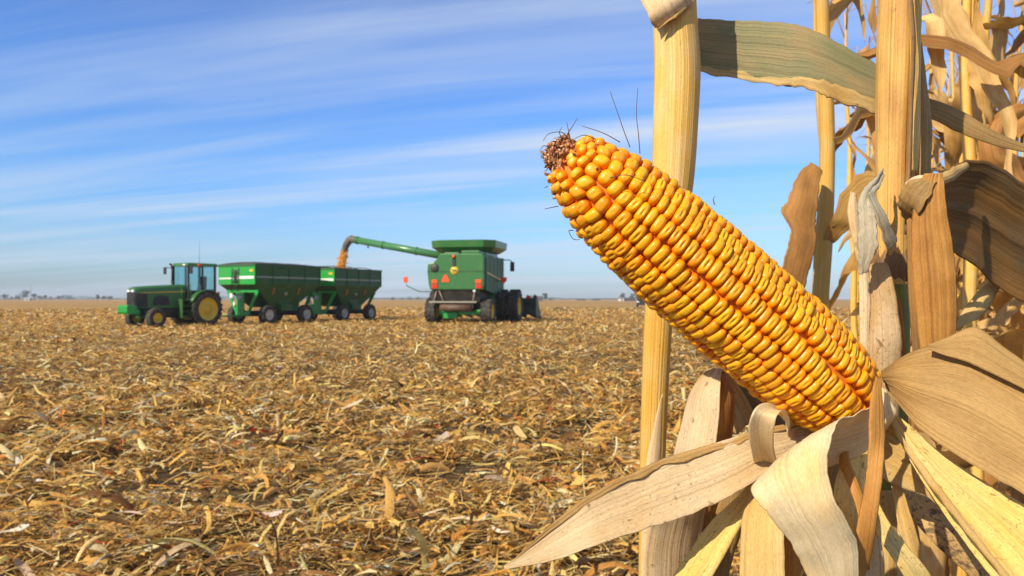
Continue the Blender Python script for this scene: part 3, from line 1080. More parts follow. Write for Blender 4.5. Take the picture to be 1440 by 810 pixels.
    # pale pink band passing under the yellow husk
    leaf('husk', [((1222, 598, .352), (1222, 655, .350)), ((1250, 612, .350), (1240, 672, .348)), ((1285, 636, .347), (1272, 688, .345)), ((1320, 668, .344), (1306, 700, .342)), ((1360, 720, .342), (1345, 745, .340)), ((1400, 790, .342), (1385, 805, .340))],
         'tan', root, O, sub=7, nu=14, bulge=0.10, ripple=0.0008, rip_freq=40, edge=0.01, label='pale tan husk band under the yellow husk')
    # husks hanging below, left to right
    leaf('husk', [((1112, 640, .345), (1080, 642, .345)), ((1112, 672, .332), (1062, 676, .336)), ((1104, 720, .321), (1047, 718, .330)), ((1102, 770, .316), (1041, 766, .327)), ((1104, 830, .316), (1040, 830, .327)), ((1100, 890, .320), (1050, 890, .330))],
         'tan', root, O, sub=8, nu=22, bulge=0.16, ripple=0.0010, rip_freq=40, edge=0.015, pleat=0.0002)
    leaf('husk', [((1092, 650, .350), (1080, 640, .350)), ((1066, 700, .340), (1045, 690, .343)), ((1040, 742, .330), (1005, 728, .336)), ((1015, 788, .326), (968, 778, .333)), ((985, 840, .326), (930, 838, .333)), ((960, 880, .332), (930, 878, .332))],
         'yellow', root, O, sub=8, nu=22, bulge=0.12, ripple=0.0008, rip_freq=45, edge=0.015, pleat=0.0003, label='straight yellow ribbed husk slanting down to the left')
    leaf('husk', [((1196, 612, .340), (1226, 615, .340)), ((1186, 640, .328), (1222, 650, .328)), ((1174, 680, .318), (1218, 700, .317)), ((1172, 720, .315), (1216, 750, .314)), ((1184, 780, .317), (1214, 800, .316)), ((1190, 860, .322), (1208, 862, .322))],
         'yellow', root, O, sub=8, nu=20, bulge=0.18, ripple=0.0010, rip_freq=45, edge=0.02, pleat=0.0002)
    leaf('husk', [((1186, 622, .334), (1194, 618, .334)), ((1180, 650, .318), (1194, 646, .317)), ((1196, 690, .309), (1210, 686, .309)), ((1210, 740, .306), (1220, 738, .306)), ((1216, 800, .308), (1222, 800, .308))],
         'orange', root, O, sub=7, nu=8, bulge=0.4, ripple=0.0008, edge=0.04)
    leaf('husk', [((1212, 690, .330), (1226, 690, .330)), ((1224, 730, .322), (1243, 722, .322)), ((1238, 760, .317), (1260, 748, .317)), ((1258, 790, .314), (1284, 778, .314)), ((1282, 830, .314), (1312, 815, .314)), ((1310, 880, .318), (1330, 870, .318))],
         'yellow', root, O, sub=8, nu=16, bulge=0.22, ripple=0.0009, rip_freq=45, edge=0.02, pleat=0.0002)
    leaf('husk', [((1140, 650, .345), (1120, 655, .345)), ((1134, 700, .338), (1108, 705, .338)), ((1128, 750, .334), (1092, 760, .334)), ((1126, 800, .332), (1084, 812, .332)), ((1130, 870, .334), (1095, 874, .334))],
         'orange', root, O, sub=7, nu=14, bulge=0.2, ripple=0.0009, rip_freq=45, edge=0.02, pleat=0.0002)
    leaf('husk', [((1222, 742, .335), (1234, 740, .335)), ((1218, 770, .328), (1240, 768, .328)), ((1214, 800, .325), (1244, 800, .325)), ((1216, 850, .326), (1240, 850, .326))],
         'white', root, O, sub=7, nu=12, bulge=0.2, ripple=0.0008, rip_freq=45, edge=0.02)
    leaf('husk', [((1262, 660, .352), (1250, 668, .352)), ((1276, 710, .346), (1258, 716, .346)), ((1292, 760, .342), (1268, 768, .342)), ((1310, 820, .342), (1284, 826, .342)), ((1325, 880, .345), (1305, 882, .345))],
         'tan', root, O, sub=7, nu=14, bulge=0.2, ripple=0.0009, rip_freq=45, edge=0.02, pleat=0.0002)
    return root


make_ear()


# ------------------------------------------------------------------ the two near corn plants
def px_stalk(name, mat, pts, parent, off, n=22, ridge=0.03, seed=0, sub=6):
    """pts: (x, y, d, radius in photo px)"""
    q = catmull([list(P(a, b, d)) + [r * d / F] for a, b, d, r in pts], sub)
    me = stalk_mesh(name, [tuple(p[:3]) for p in q], [p[3] for p in q], off, n, ridge, seed)
    return link_mesh(name, me, LM[mat], parent)


def hero_left():
    g = P(912, 830, 0.42)
    O = Vector((g.x - 0.01, g.y, 0.0))
    root = empty('corn_plant', O, 0, 'dry corn plant with a thick yellow stalk rising behind the tip of the large ear', 'corn plant')
    yb = 420 + EYE * F / 0.42
    px_stalk('stalk', 'stalk', [(905, yb, .42, 26), (910, 2500, .42, 24), (914, 1400, .42, 21), (916, 830, .42, 18), (918, 640, .42, 18), (926, 450, .42, 20), (935, 360, .42, 22), (944, 270, .42, 24), (948, 120, .42, 25), (951, 0, .42, 24), (955, -300, .42, 21), (960, -620, .42, 14)], root, O, seed=1)
    # sheath around the upper internode, open along its right side
    rows = []
    for y, c, r in ((300, 942, 26), (250, 946.5, 29), (180, 950, 31), (100, 952.5, 31.5), (40, 950, 30), (0, 949, 29), (-60, 950, 27)):
        rows.append((c, y, r))
    th0, th1 = R(-250), R(52)
    N = 26
    vs, fs, uvs = [], [], []
    dense = catmull([list(P(a, b, 0.42)) + [r * 0.42 / F] for a, b, r in rows], 6)
    s = 0
    for i, p in enumerate(dense):
        if i:
            s += np.linalg.norm(p[:3] - dense[i - 1][:3])
        for k in range(N + 1):
            w = th0 + (th1 - th0) * k / N
            rr = p[3] * (1 + 0.03 * (1 - k / N)) * (1 + 0.012 * math.sin(w * 14)) + (0.0007 if k == N else 0) + 0.0004 * mnoise.noise(Vector((w * 2, s * 25, 3)))
            vs.append((p[0] + rr * math.cos(w) - O.x, p[1] + rr * math.sin(w) - O.y, p[2] - O.z))
            uvs.append((k / N * 6.5, s * 100))
    for i in range(len(dense) - 1):
        for k in range(N):
            a = i * (N + 1) + k
            fs.append((a, a + 1, a + N + 2, a + N + 1))
    me = bpy.data.meshes.new('sheath')
    me.from_pydata(vs, [], fs)
    me.polygons.foreach_set('use_smooth', [True] * len(fs))
    uvl = me.uv_layers.new(name='UVMap')
    li = np.empty(len(me.loops), dtype=np.int32)
    me.loops.foreach_get('vertex_index', li)
    uvl.data.foreach_set('uv', np.array(uvs, dtype=np.float32)[li].ravel())
    o = link_mesh('sheath', me, LM['sheath'], root)
    sm = o.modifiers.new('thickness', 'SOLIDIFY')
    sm.thickness = 0.0006
    # collar and torn leaf at the top
    leaf('leaf', [((921, 40, .409), (974, 4, .409)), ((913, 24, .405), (966, -12, .405)), ((905, 6, .408), (950, -26, .412)), ((893, -10, .42), (936, -40, .425)), ((870, -60, .44), (910, -90, .45)), ((840, -130, .46), (870, -160, .47))],
         'pale', root, O, sub=6, nu=12, bulge=0.22, ripple=0.0008, rip_freq=40, edge=0.02, label='grey tan leaf collar wrapped round the top of the stalk')
    leaf('leaf', [((924, 42, .407), (950, 28, .405)), ((940, 30, .4045), (958, 14, .405)), ((958, 14, .407), (974, 3, .410)), ((973, 0, .414), (980, -8, .418))],
         'brown', root, O, sub=5, nu=8, bulge=0.3, ripple=0.0004)
    # wide flat leaf crossing to the right
    leaf('leaf', [((940, 22, .456), (935, 78, .456)), ((982, 26, .452), (986, 102, .452)), ((1045, 30, .446), (1048, 112, .446)), ((1100, 32, .440), (1100, 119, .438)), ((1140, 40, .436), (1145, 124, .432)), ((1180, 62, .434), (1196, 142, .430)), ((1240, 96, .434), (1240, 152, .430)), ((1275, 118, .436), (1275, 158, .432))],
         'green', root, O, sub=8, nu=36, bulge=0.10, ripple=0.0013, rip_freq=28, edge=0.025, pleat=0.0002, label='grey green leaf bridging from the left stalk to the right stalk')
    leaf('leaf', [((984, 90, .4505), (986, 103, .4495)), ((1020, 97, .448), (1022, 109, .447)), ((1060, 103, .444), (1060, 115, .443)), ((1100, 106, .438), (1100, 120, .437)), ((1145, 110, .431), (1146, 127, .430)), ((1180, 120, .429), (1180, 143, .428)), ((1236, 140, .429), (1234, 160, .428))],
         'tan', root, O, sub=8, nu=10, bulge=0.15, ripple=0.0010, rip_freq=70, edge=0.22, label='torn tan lower rim of the bridging leaf')
    leaf('leaf', [((1285, 134, .45), (1285, 160, .45)), ((1320, 143, .448), (1316, 170, .446)), ((1360, 160, .446), (1352, 188, .444)), ((1400, 186, .446), (1394, 204, .444)), ((1450, 206, .448), (1448, 216, .447)), ((1500, 214, .45), (1500, 217, .45))],
         'brown', root, O, sub=8, nu=12, bulge=0.2, ripple=0.0013, rip_freq=28, edge=0.03, label='narrow brown leaf end right of the ridged stalk')
    # pale folded leaf hanging from the lower node
    leaf('leaf', [((1066, 590, .40), (1036, 610, .40)), ((1040, 545, .385), (1016, 560, .382)), ((1018, 520, .366), (996, 524, .360)), ((1014, 545, .348), (970, 556, .360)), ((1009, 600, .344), (955, 604, .358)), ((1003, 650, .346), (943, 655, .361)), ((996, 700, .362), (926, 706, .374)), ((985, 755, .384), (910, 762, .392)), ((978, 820, .402), (906, 826, .399)), ((965, 900, .41), (915, 905, .41))],
         'pale', root, O, sub=8, nu=26, bulge=0.16, ripple=0.0008, rip_freq=40, edge=0.012, pleat=0.0002, label='pale folded leaf hanging in front of the left stalk foot')
    leaf('leaf', [((1012, 526, .3645), (1018, 522, .376)), ((1013, 560, .349), (1030, 560, .366)), ((1008, 610, .346), (1026, 615, .364)), ((1002, 670, .352), (1016, 675, .368)), ((996, 720, .368), (1004, 722, .378))],
         'orange', root, O, sub=6, nu=8, bulge=0.3, ripple=0.0004)
    leaf('sheath', [((930, 556, .402), (932, 554, .403)), ((919, 600, .4005), (930, 600, .402)), ((909, 650, .4000), (930, 650, .402)), ((904, 700, .4000), (929, 700, .402)), ((902, 780, .4000), (930, 780, .402)), ((900, 860, .4005), (929, 860, .402))],
         'pale', root, O, sub=6, nu=14, bulge=0.35, ripple=0.0003, edge=0.02)
    # brown shredded sheath below
    leaf('sheath', [((902, 660, .408), (950, 660, .408)), ((905, 700, .405), (975, 690, .403)), ((907, 740, .404), (983, 730, .400)), ((910, 780, .404), (984, 775, .400)), ((914, 830, .405), (980, 830, .402)), ((915, 920, .408), (970, 920, .408))],
         'orange', root, O, sub=7, nu=18, bulge=0.35, ripple=0.0012, rip_freq=45, edge=0.02, pleat=0.0005, label='brown ribbed sheath wrapped round the stalk foot')
    leaf('leaf', [((1004, 640, .43), (1060, 630, .43)), ((990, 690, .425), (1050, 690, .425)), ((985, 720, .423), (1045, 735, .423)), ((990, 770, .424), (1030, 790, .424)), ((1000, 840, .426), (1015, 842, .426))],
         'brown', root, O, sub=6, nu=12, bulge=0.25, ripple=0.001, rip_freq=40, edge=0.02)
    leaf('leaf', [((1012, 520, .43), (1020, 516, .43)), ((1028, 545, .432), (1042, 530, .432)), ((1050, 580, .436), (1075, 562, .436)), ((1085, 620, .44), (1110, 600, .44))],
         'dark', root, O, sub=6, nu=8, bulge=0.3, ripple=0.0006)
    return root


def hero_right():
    g = P(1252, 830, 0.405)
    O = Vector((g.x, g.y, 0.0))
    root = empty('corn_plant', O, 0, 'dry corn plant with a ridged golden stalk that carries the large ear', 'corn plant')
    yb = 420 + EYE * F / 0.405
    D = .405
    st = px_stalk('stalk', 'greenstalk', [(1240, yb, D, 22), (1244, 2400, D, 22), (1250, 1200, D, 20), (1252, 830, D, 19), (1256, 640, D, 18), (1261, 520, D, 17), (1262, 440, D, 16), (1260, 385, D, 16)], root, O, seed=3)
    px_stalk('stalk', 'ridged', [(1259, 400, D, 17), (1258, 362, D, 21), (1257, 320, D, 23), (1258, 240, D, 24), (1260, 150, D, 25.5), (1263, 60, D, 27), (1265, 0, D, 27), (1268, -250, D, 24), (1272, -600, D, 15)], root, O, n=40, seed=4, ridge=0.075)
    px_stalk('node', 'node', [(1258, 345, D, 19), (1258, 358, D, 22), (1258, 372, D, 23.5), (1259, 385, D, 21), (1260, 396, D, 17)], root, O, seed=5, ridge=0.06)
    # sheath edges beside the stalk
    leaf('sheath', [((1276, -60, .392), (1296, -60, .398)), ((1280, 40, .392), (1293, 40, .398)), ((1280, 120, .392), (1292, 120, .398)), ((1279, 200, .392), (1291, 200, .398)), ((1276, 240, .393), (1288, 245, .398))],
         'stalk', root, O, sub=6, nu=8, bulge=0.5, ripple=0.0002)
    leaf('sheath', [((1288, 60, .408), (1296, 60, .408)), ((1289, 110, .405), (1303, 112, .406)), ((1289, 180, .405), (1310, 180, .406)), ((1287, 260, .405), (1308, 260, .406)), ((1284, 320, .407), (1300, 322, .407))],
         'brown', root, O, sub=6, nu=8, bulge=0.4, ripple=0.0004)
    leaf('sheath', [((1274, -60, .3835), (1279, -60, .386)), ((1277, 0, .3835), (1283, 0, .386)), ((1281, 60, .384), (1286, 60, .387)), ((1279, 140, .386), (1284, 140, .388)), ((1276, 230, .387), (1281, 230, .389)), ((1272, 330, .389), (1276, 330, .391))],
         'node', root, O, sub=6, nu=6, bulge=0.5, ripple=0.0002, edge=0.05)
    # rough speckled sheath below the node
    leaf('sheath', [((1222, 372, .390), (1248, 370, .388)), ((1223, 400, .388), (1256, 396, .383)), ((1224, 440, .386), (1263, 436, .381)), ((1222, 480, .386), (1268, 480, .381)), ((1222, 530, .388), (1268, 530, .384)), ((1226, 600, .392), (1262, 600, .390))],
         'rough', root, O, sub=7, nu=14, bulge=0.35, ripple=0.0012, rip_freq=70, edge=0.02, label='rough brown speckled sheath below the stalk node')
    leaf('sheath', [((1206, 335, .392), (1214, 335, .392)), ((1207, 380, .389), (1222, 385, .389)), ((1208, 430, .388), (1224, 435, .387)), ((1209, 490, .388), (1224, 490, .387)), ((1210, 560, .390), (1222, 560, .390))],
         'pale', root, O, sub=7, nu=8, bulge=0.4, ripple=0.0006, edge=0.03)
    leaf('sheath', [((1262, 420, .388), (1266, 420, .388)), ((1266, 460, .386), (1271, 460, .386)), ((1269, 500, .386), (1273, 500, .386)), ((1268, 550, .388), (1271, 550, .388))],
         'orange', root, O, sub=5, nu=5, bulge=0.5)
    # silver peeled strip twisting left of the stalk
    leaf('leaf', [((1241, 236, .386), (1243, 248, .385)), ((1230, 250, .381), (1235, 264, .380)), ((1216, 264, .377), (1226, 280, .375)), ((1207, 284, .375), (1229, 292, .372)), ((1205, 310, .375), (1233, 316, .370)), ((1206, 340, .375), (1235, 344, .370)), ((1208, 362, .376), (1229, 366, .373)), ((1209, 386, .378), (1219, 382, .377))],
         'grey', root, O, sub=9, nu=20, bulge=0.03, ripple=0.0014, rip_freq=75, edge=0.16, pleat=0.0003, label='silver grey peeled leaf strip twisted beside the stalk')
    leaf('leaf', [((1220, 272, .372), (1228, 266, .372)), ((1230, 304, .369), (1243, 296, .370)), ((1240, 332, .370), (1255, 320, .371)), ((1248, 352, .374), (1262, 340, .374))],
         'grey', root, O, sub=8, nu=12, bulge=0.08, ripple=0.0010, rip_freq=80, edge=0.14, pleat=0.0003)
    leaf('leaf', [((1196, 270, .395), (1204, 272, .395)), ((1192, 300, .392), (1208, 310, .391)), ((1198, 335, .391), (1212, 345, .390)), ((1206, 370, .391), (1214, 372, .391))],
         'pale', root, O, sub=6, nu=8, bulge=0.3, ripple=0.0006)
    # broken leaf folded over, hanging at the right of the stalk
    leaf('leaf', [((1268, 300, .386), (1282, 312, .382)), ((1262, 282, .378), (1292, 303, .372)), ((1270, 264, .374), (1300, 286, .366)), ((1290, 253, .371), (1312, 264, .365)), ((1312, 246, .370), (1322, 252, .367))],
         'brown', root, O, sub=8, nu=22, bulge=0.08, ripple=0.0026, rip_freq=110, edge=0.08, label='crumpled brown collar at the top of the broken leaf')
    leaf('leaf', [((1272, 258, .384), (1276, 268, .384)), ((1282, 250, .380), (1290, 262, .378)), ((1300, 246, .376), (1308, 256, .374)), ((1318, 246, .374), (1322, 255, .373))],
         'pale', root, O, sub=6, nu=8, bulge=0.3, ripple=0.0012, rip_freq=80, edge=0.1)
    leaf('leaf', [((1316, 244, .374), (1320, 262, .374)), ((1332, 240, .380), (1338, 256, .380)), ((1346, 232, .388), (1350, 246, .388)), ((1360, 228, .394), (1362, 238, .394))],
         'tan', root, O, sub=6, nu=8, bulge=0.4, ripple=0.0010, rip_freq=80, edge=0.1)
    leaf('leaf', [((1300, 244, .368), (1326, 244, .368)), ((1289, 272, .370), (1328, 264, .366)), ((1283, 305, .371), (1331, 295, .366)), ((1281, 345, .371), (1338, 335, .366)), ((1283, 390, .371), (1345, 390, .366)), ((1288, 440, .372), (1346, 440, .367)), ((1294, 490, .374), (1342, 490, .370)), ((1300, 540, .378), (1335, 540, .376))],
         'orange', root, O, sub=8, nu=22, bulge=0.20, ripple=0.0011, rip_freq=45, edge=0.015, pleat=0.0003, label='flat orange brown leaf blade hanging right of the node')
    leaf('leaf', [((1275, 310, .381), (1288, 300, .379)), ((1276, 360, .380), (1290, 350, .378)), ((1278, 420, .380), (1294, 420, .378)), ((1284, 500, .382), (1300, 500, .381))],
         'dark', root, O, sub=6, nu=8, bulge=0.3, ripple=0.0005)
    # big dark leaf arching away to the right
    leaf('leaf', [((1312, 262, .385), (1318, 285, .385)), ((1324, 246, .390), (1334, 330, .396)), ((1345, 229, .396), (1345, 356, .410)), ((1375, 225, .402), (1372, 374, .420)), ((1405, 234, .408), (1402, 402, .428)), ((1445, 262, .414), (1445, 428, .436)), ((1500, 300, .42), (1500, 450, .445)), ((1560, 350, .43), (1560, 460, .45))],
         'dark', root, O, sub=8, nu=36, bulge=-0.12, ripple=0.0018, rip_freq=24, edge=0.012, rib=0.0010, pleat=0.0002, label='large dark brown leaf arching away to the right')
    px_stalk('leaf', 'stalk', [(1331, 240, .43, 7), (1331, 300, .43, 8), (1332, 420, .43, 8)], root, O, n=10)
    # leaves low on the plant, behind the husks
    leaf('leaf', [((1230, 690, .392), (1262, 690, .392)), ((1238, 730, .388), (1264, 730, .388)), ((1240, 780, .387), (1263, 780, .387)), ((1238, 850, .388), (1260, 850, .388))],
         'tan', root, O, sub=6, nu=10, bulge=0.35, ripple=0.0004)
    leaf('leaf', [((1262, 680, .386), (1274, 680, .386)), ((1262, 720, .383), (1275, 722, .383)), ((1261, 760, .383), (1275, 765, .383)), ((1258, 830, .385), (1272, 830, .385))],
         'pale', root, O, sub=6, nu=8, bulge=0.3, ripple=0.0004, spots=None) if False else None
    leaf('leaf', [((1264, 684, .384), (1276, 686, .384)), ((1262, 720, .381), (1275, 724, .381)), ((1262, 765, .381), (1276, 770, .381)), ((1262, 830, .383), (1278, 830, .383))],
         'pale', root, O, sub=6, nu=8, bulge=0.3, ripple=0.0004)
    leaf('leaf', [((1276, 712, .388), (1280, 712, .388)), ((1280, 745, .386), (1290, 742, .386)), ((1286, 780, .386), (1296, 776, .386)), ((1292, 840, .388), (1302, 838, .388))],
         'orange', root, O, sub=6, nu=8, bulge=0.4, ripple=0.0004)
    leaf('leaf', [((1270, 690, .372), (1290, 694, .372)), ((1276, 716, .366), (1315, 703, .366)), ((1296, 745, .362), (1350, 722, .362)), ((1325, 775, .360), (1376, 765, .360)), ((1365, 812, .360), (1396, 808, .360)), ((1400, 860, .362), (1420, 856, .362))],
         'spotted', root, O, sub=8, nu=16, bulge=0.14, ripple=0.0008, rip_freq=36, edge=0.012, label='mould spotted tan leaf hanging low at the right')
    leaf('leaf', [((1150, 560, .42), (1190, 580, .42)), ((1130, 640, .415), (1185, 650, .415)), ((1120, 720, .412), (1175, 730, .412)), ((1125, 790, .413), (1170, 800, .413)), ((1135, 880, .415), (1160, 882, .415))],
         'brown', root, O, sub=6, nu=12, bulge=0.25, ripple=0.001, rip_freq=35)
    leaf('leaf', [((1195, 600, .42), (1235, 600, .42)), ((1188, 680, .415), (1232, 690, .415)), ((1190, 760, .413), (1228, 770, .413)), ((1198, 860, .414), (1222, 862, .414))],
         'dark', root, O, sub=6, nu=12, bulge=0.25, ripple=0.001, rip_freq=35)
    leaf('leaf', [((1340, 470, .43), (1375, 450, .43)), ((1352, 440, .435), (1392, 430, .435)), ((1385, 400, .44), (1412, 398, .44)), ((1420, 380, .445), (1450, 372, .445)), ((1480, 350, .45), (1500, 345, .45))],
         'tan', root, O, sub=6, nu=10, bulge=0.3, ripple=0.001, rip_freq=35)
    return root


hero_left()
hero_right()


# ------------------------------------------------------------------ the standing crop behind
def field_leaf(rnd, z, az, L, W, mat, pitch0, droop, twist, kink, seed):
    n = 15
    pos = np.array([0.008 * math.cos(az), 0.008 * math.sin(az), z])
    h = np.array([math.cos(az), math.sin(az), 0.0])
    side0 = np.array([-math.sin(az), math.cos(az), 0.0])
    pitch = pitch0
    Ls, Rs = [], []
    yawdrift = rnd.gauss(0, 0.5)
    for i in range(n):
        t = i / (n - 1)
        hh = h * math.cos(yawdrift * t) + side0 * math.sin(yawdrift * t)
        sd = np.array([-hh[1], hh[0], 0.0])
        d = hh * math.cos(pitch) + np.array([0, 0, 1.0]) * math.sin(pitch)
        nrm = np.cross(d, sd)
        a = twist * t ** 1.3 + 0.5 * math.sin(5 * t + seed)
        across = sd * math.cos(a) + nrm * math.sin(a)
        w = W * min(1.0, 0.45 + 2.2 * t) * (1 - max(0, t - 0.35) / 0.65) ** 0.75 * (1 - 0.25 * math.sin(7 * t + seed * 2)) + 0.002
        Ls.append(pos - across * w / 2)
        Rs.append(pos + across * w / 2)
        pos = pos + d * L / (n - 1)
        k = 1.0
        if abs(t - kink) < 0.06:
            k = rnd.uniform(4, 8)
        pitch = max(R(-86), pitch - droop * k / n + rnd.gauss(0, 0.24))
        yawdrift += rnd.gauss(0, 0.16)
        if rnd.random() < 0.16:      # dry leaves break and crumple
            pitch += rnd.gauss(0, 0.8)
            yawdrift += rnd.gauss(0, 0.6)
    me = ribbon_mesh('leaf', catmull(Ls, 2), catmull(Rs, 2), nu=6, bulge=rnd.uniform(-1.0, 1.0), ripple=0.007, rip_freq=24, edge=0.12, seed=seed, face_cam=False)
    return me


def field_plant(idx, H, lab, group, biased=False):
    rnd = random.Random(100 + idx)
    root = empty('corn_plant', (0, 0, 0), 0, lab, 'corn plant', group)
    pts, rad_ = [], []
    n = 40
    lx, ly = rnd.gauss(0, 0.03), rnd.gauss(0, 0.03)
    for i in range(n + 1):
        t = i / n
        z = H * t
        nodeb = 1 + 0.16 * max(0, 1 - abs(((z + 0.05) % 0.19) - 0.095) / 0.02 * 0.9) if t < 0.85 else 1
        pts.append((lx * t * t + 0.004 * math.sin(z * 16), ly * t * t, z))
        rad_.append((0.0125 * (1 - t) ** 0.6 + 0.0026) * nodeb)
    link_mesh('stalk', stalk_mesh('stalk', pts, rad_, n=12, seed=idx), LM['stalk'], root)
    az = rnd.uniform(0, 6.28)
    z = 0.62
    k = 0
    mats = ['field1', 'field2', 'field3', 'field1', 'field2']
    while z < H - 0.22:
        az = (rnd.uniform(-1.5, 1.1) if biased else az + math.pi + rnd.gauss(0, 0.45))
        mt = mats[(k + idx) % 5]
        L = rnd.uniform(0.28, 0.58) * (1 - 0.2 * z / H)
        me = field_leaf(rnd, z, az, L, rnd.uniform(0.016, 0.050), mt, R(rnd.uniform(5, 75)), rnd.uniform(0.8, 4.6), rnd.gauss(0, 2.6), rnd.uniform(0.10, 0.6), 17 * idx + k)
        o = link_mesh('leaf', me, LM[mt], root)
        f = t_at(z / H, lx, ly)
        o.location = (f[0], f[1], 0)
        # the leaf's sheath hugging the stalk
        z += rnd.uniform(0.075, 0.125)
        k += 1
    if idx % 2 == 0:      # a hanging ear still in its husk
        zz = rnd.uniform(1.0, 1.25)
        a2 = az + 1.2
        d = Vector((math.cos(a2), math.sin(a2), 0))
        p0 = Vector((0, 0, zz))
        pp = [p0 + d * 0.012, p0 + d * 0.05 + Vector((0, 0, 0.03)), p0 + d * 0.09 + Vector((0, 0, -0.02)), p0 + d * 0.105 + Vector((0, 0, -0.10)), p0 + d * 0.11 + Vector((0, 0, -0.20)), p0 + d * 0.112 + Vector((0, 0, -0.25))]
        link_mesh('husked_ear', stalk_mesh('husked_ear', pp, [0.008, 0.012, 0.024, 0.028, 0.02, 0.004], n=14, ridge=0.08, seed=idx), LM['field2'], root)
    tm = MB()
    top = Vector(pts[-1])
    for j in range(4):
        a3 = rnd.uniform(0, 6.28)
        q = top + Vector((math.cos(a3) * 0.05, math.sin(a3) * 0.05, rnd.uniform(0.03, 0.12)))
        e = q + Vector((math.cos(a3) * 0.07, math.sin(a3) * 0.07, rnd.uniform(-0.06, 0.06)))
        b0 = top - Vector((0, 0, rnd.uniform(0, 0.12)))
        tm.tube([b0, (b0 + q) / 2, q, e], [0.0022, 0.002, 0.0018, 0.001], 5)
    tm.build('tassel', LM['field1'], root, recalc=False)
    return root


def t_at(t, lx, ly):
    return (lx * t * t, ly * t * t)


GRP = 'dry corn plants of the standing crop behind the large ear'
LAB = 'dry tan corn plant in the dense standing crop behind the large ear'
protos = [field_plant(i, [2.4, 2.35, 2.5, 2.35, 2.45, 2.2, 2.4, 2.3][i], LAB, GRP, i < 4) for i in range(8)]
prnd = random.Random(21)
spots = []
edge_plants = set()
named = [  # photo column of the stalk at eye height, distance, label
    (1153, 0.92, 'golden corn plant beside the open sky, ragged brown leaf on its left'),
    (1181, 1.35, 'thin golden corn plant just right of the one beside the open sky'),
    (1392, 1.35, 'corn plant with a tall straight bare stalk near the right edge'),
    (1326, 1.45, 'corn plant standing in the blue sky gap right of the ridged stalk'),
]
for px, d, lb in named:
    spots.append(((px - 720) / F * d, d, lb))
for j, Y in enumerate((1.55, 1.9, 2.25, 2.6, 3.0, 3.4, 3.9, 4.5, 5.3, 6.3)):
    x = (0.50 if j < 2 else 0.44) * Y + prnd.uniform(0, 0.08)
    row_start = len(spots)
    while x < 0.80 * Y + 0.35:
        xx, yy = x + prnd.gauss(0, 0.02), Y + prnd.gauss(0, 0.05)
        edge_plants.add(row_start)
        if all((xx - a) ** 2 + (yy - b_) ** 2 > 0.012 for a, b_, _ in spots):
            spots.append((xx, yy, None))
        x += prnd.uniform(0.10, 0.16) * (1 + 0.06 * j)
for i, (x, y, lb) in enumerate(spots):
    src = protos[i % 4] if (i in edge_plants or i - 1 in edge_plants) else protos[i % len(protos)]
    o = protos[i] if i < len(protos) else copy_tree(src)
    o.location = (x, y, 0)
    o.rotation_euler = (prnd.gauss(0, 0.02), prnd.gauss(0, 0.02), prnd.gauss(0, 0.25) if (i < 4 or i in edge_plants or i - 1 in edge_plants) else prnd.uniform(0, 6.28))
    sc = prnd.uniform(0.92, 1.06)
    o.scale = (sc, sc, sc)
    o['label'], o['group'] = LAB, GRP
    if lb:
        o['label'] = lb
        del o['group']
# the brown leaf hanging left of the first field plant
pl = protos[0]
pl.rotation_euler = (0, 0, 0)
pl.scale = (1, 1, 1)
leaf('leaf', [((1140, 228, .905), (1158, 240, .90)), ((1122, 246, .90), (1152, 258, .895)), ((1108, 280, .895), (1150, 295, .89)), ((1098, 296, .89), (1148, 318, .888)), ((1112, 322, .885), (1147, 345, .885)), ((1106, 352, .885), (1140, 372, .885)), ((1095, 388, .885), (1130, 405, .89)), ((1090, 420, .89), (1118, 436, .895)), ((1100, 480, .9), (1110, 484, .9))],
     'field3', pl, pl.location, sub=7, nu=24, bulge=0.12, ripple=0.0022, rip_freq=20, edge=0.05, label='ragged brown leaf hanging against the sky')
pl = protos[3]


# ------------------------------------------------------------------ machines
M = {
    'green': paint('machine_green', (0.03, 0.15, 0.035), 0.32, 0.14),
    'dgreen': paint('dark_shaded_green', (0.018, 0.10, 0.022), 0.55, 0.14),  # dark parts; also holds the painted shade of wagon and combine sides
    'bright': paint('bright_sunlit_green', (0.02, 0.33, 0.05), 0.32, 0.10),  # brightened to carry the sunlight on the wagon ends
    'yellow': paint('rim_yellow', (0.75, 0.48, 0.02), 0.4, 0.35),
    'black': paint('black_plastic', (0.015, 0.015, 0.016), 0.5, 0.18),
    'tyre': paint('tyre_rubber', (0.022, 0.021, 0.021), 0.8, 0.40, 0, 5),
    'greyrim': paint('rim_pale', (0.55, 0.55, 0.50), 0.45, 0.45),
    'white': paint('white_stripe', (0.78, 0.79, 0.76), 0.4, 0.15),
    'tarp': paint('tarp_dark', (0.035, 0.036, 0.042), 0.7, 0.2),
    'steel': paint('worn_steel', (0.32, 0.29, 0.24), 0.45, 0.5, 0.4),
    'red': paint('lamp_red', (0.80, 0.02, 0.01), 0.25, 0.0),
    'orange': paint('reflector_orange', (0.90, 0.10, 0.015), 0.3, 0.0),
    'tube': paint('auger_green', (0.05, 0.20, 0.07), 0.28, 0.10),
    'seat': paint('seat_fabric', (0.05, 0.045, 0.045), 0.8, 0.1),
    'navy': paint('pickup_paint', (0.018, 0.028, 0.05), 0.22, 0.15),
    'lamp': paint('lamp_glass', (0.75, 0.75, 0.72), 0.15, 0.0),
    'amber': paint('amber_reflector', (0.55, 0.20, 0.02), 0.3, 0.0),
}


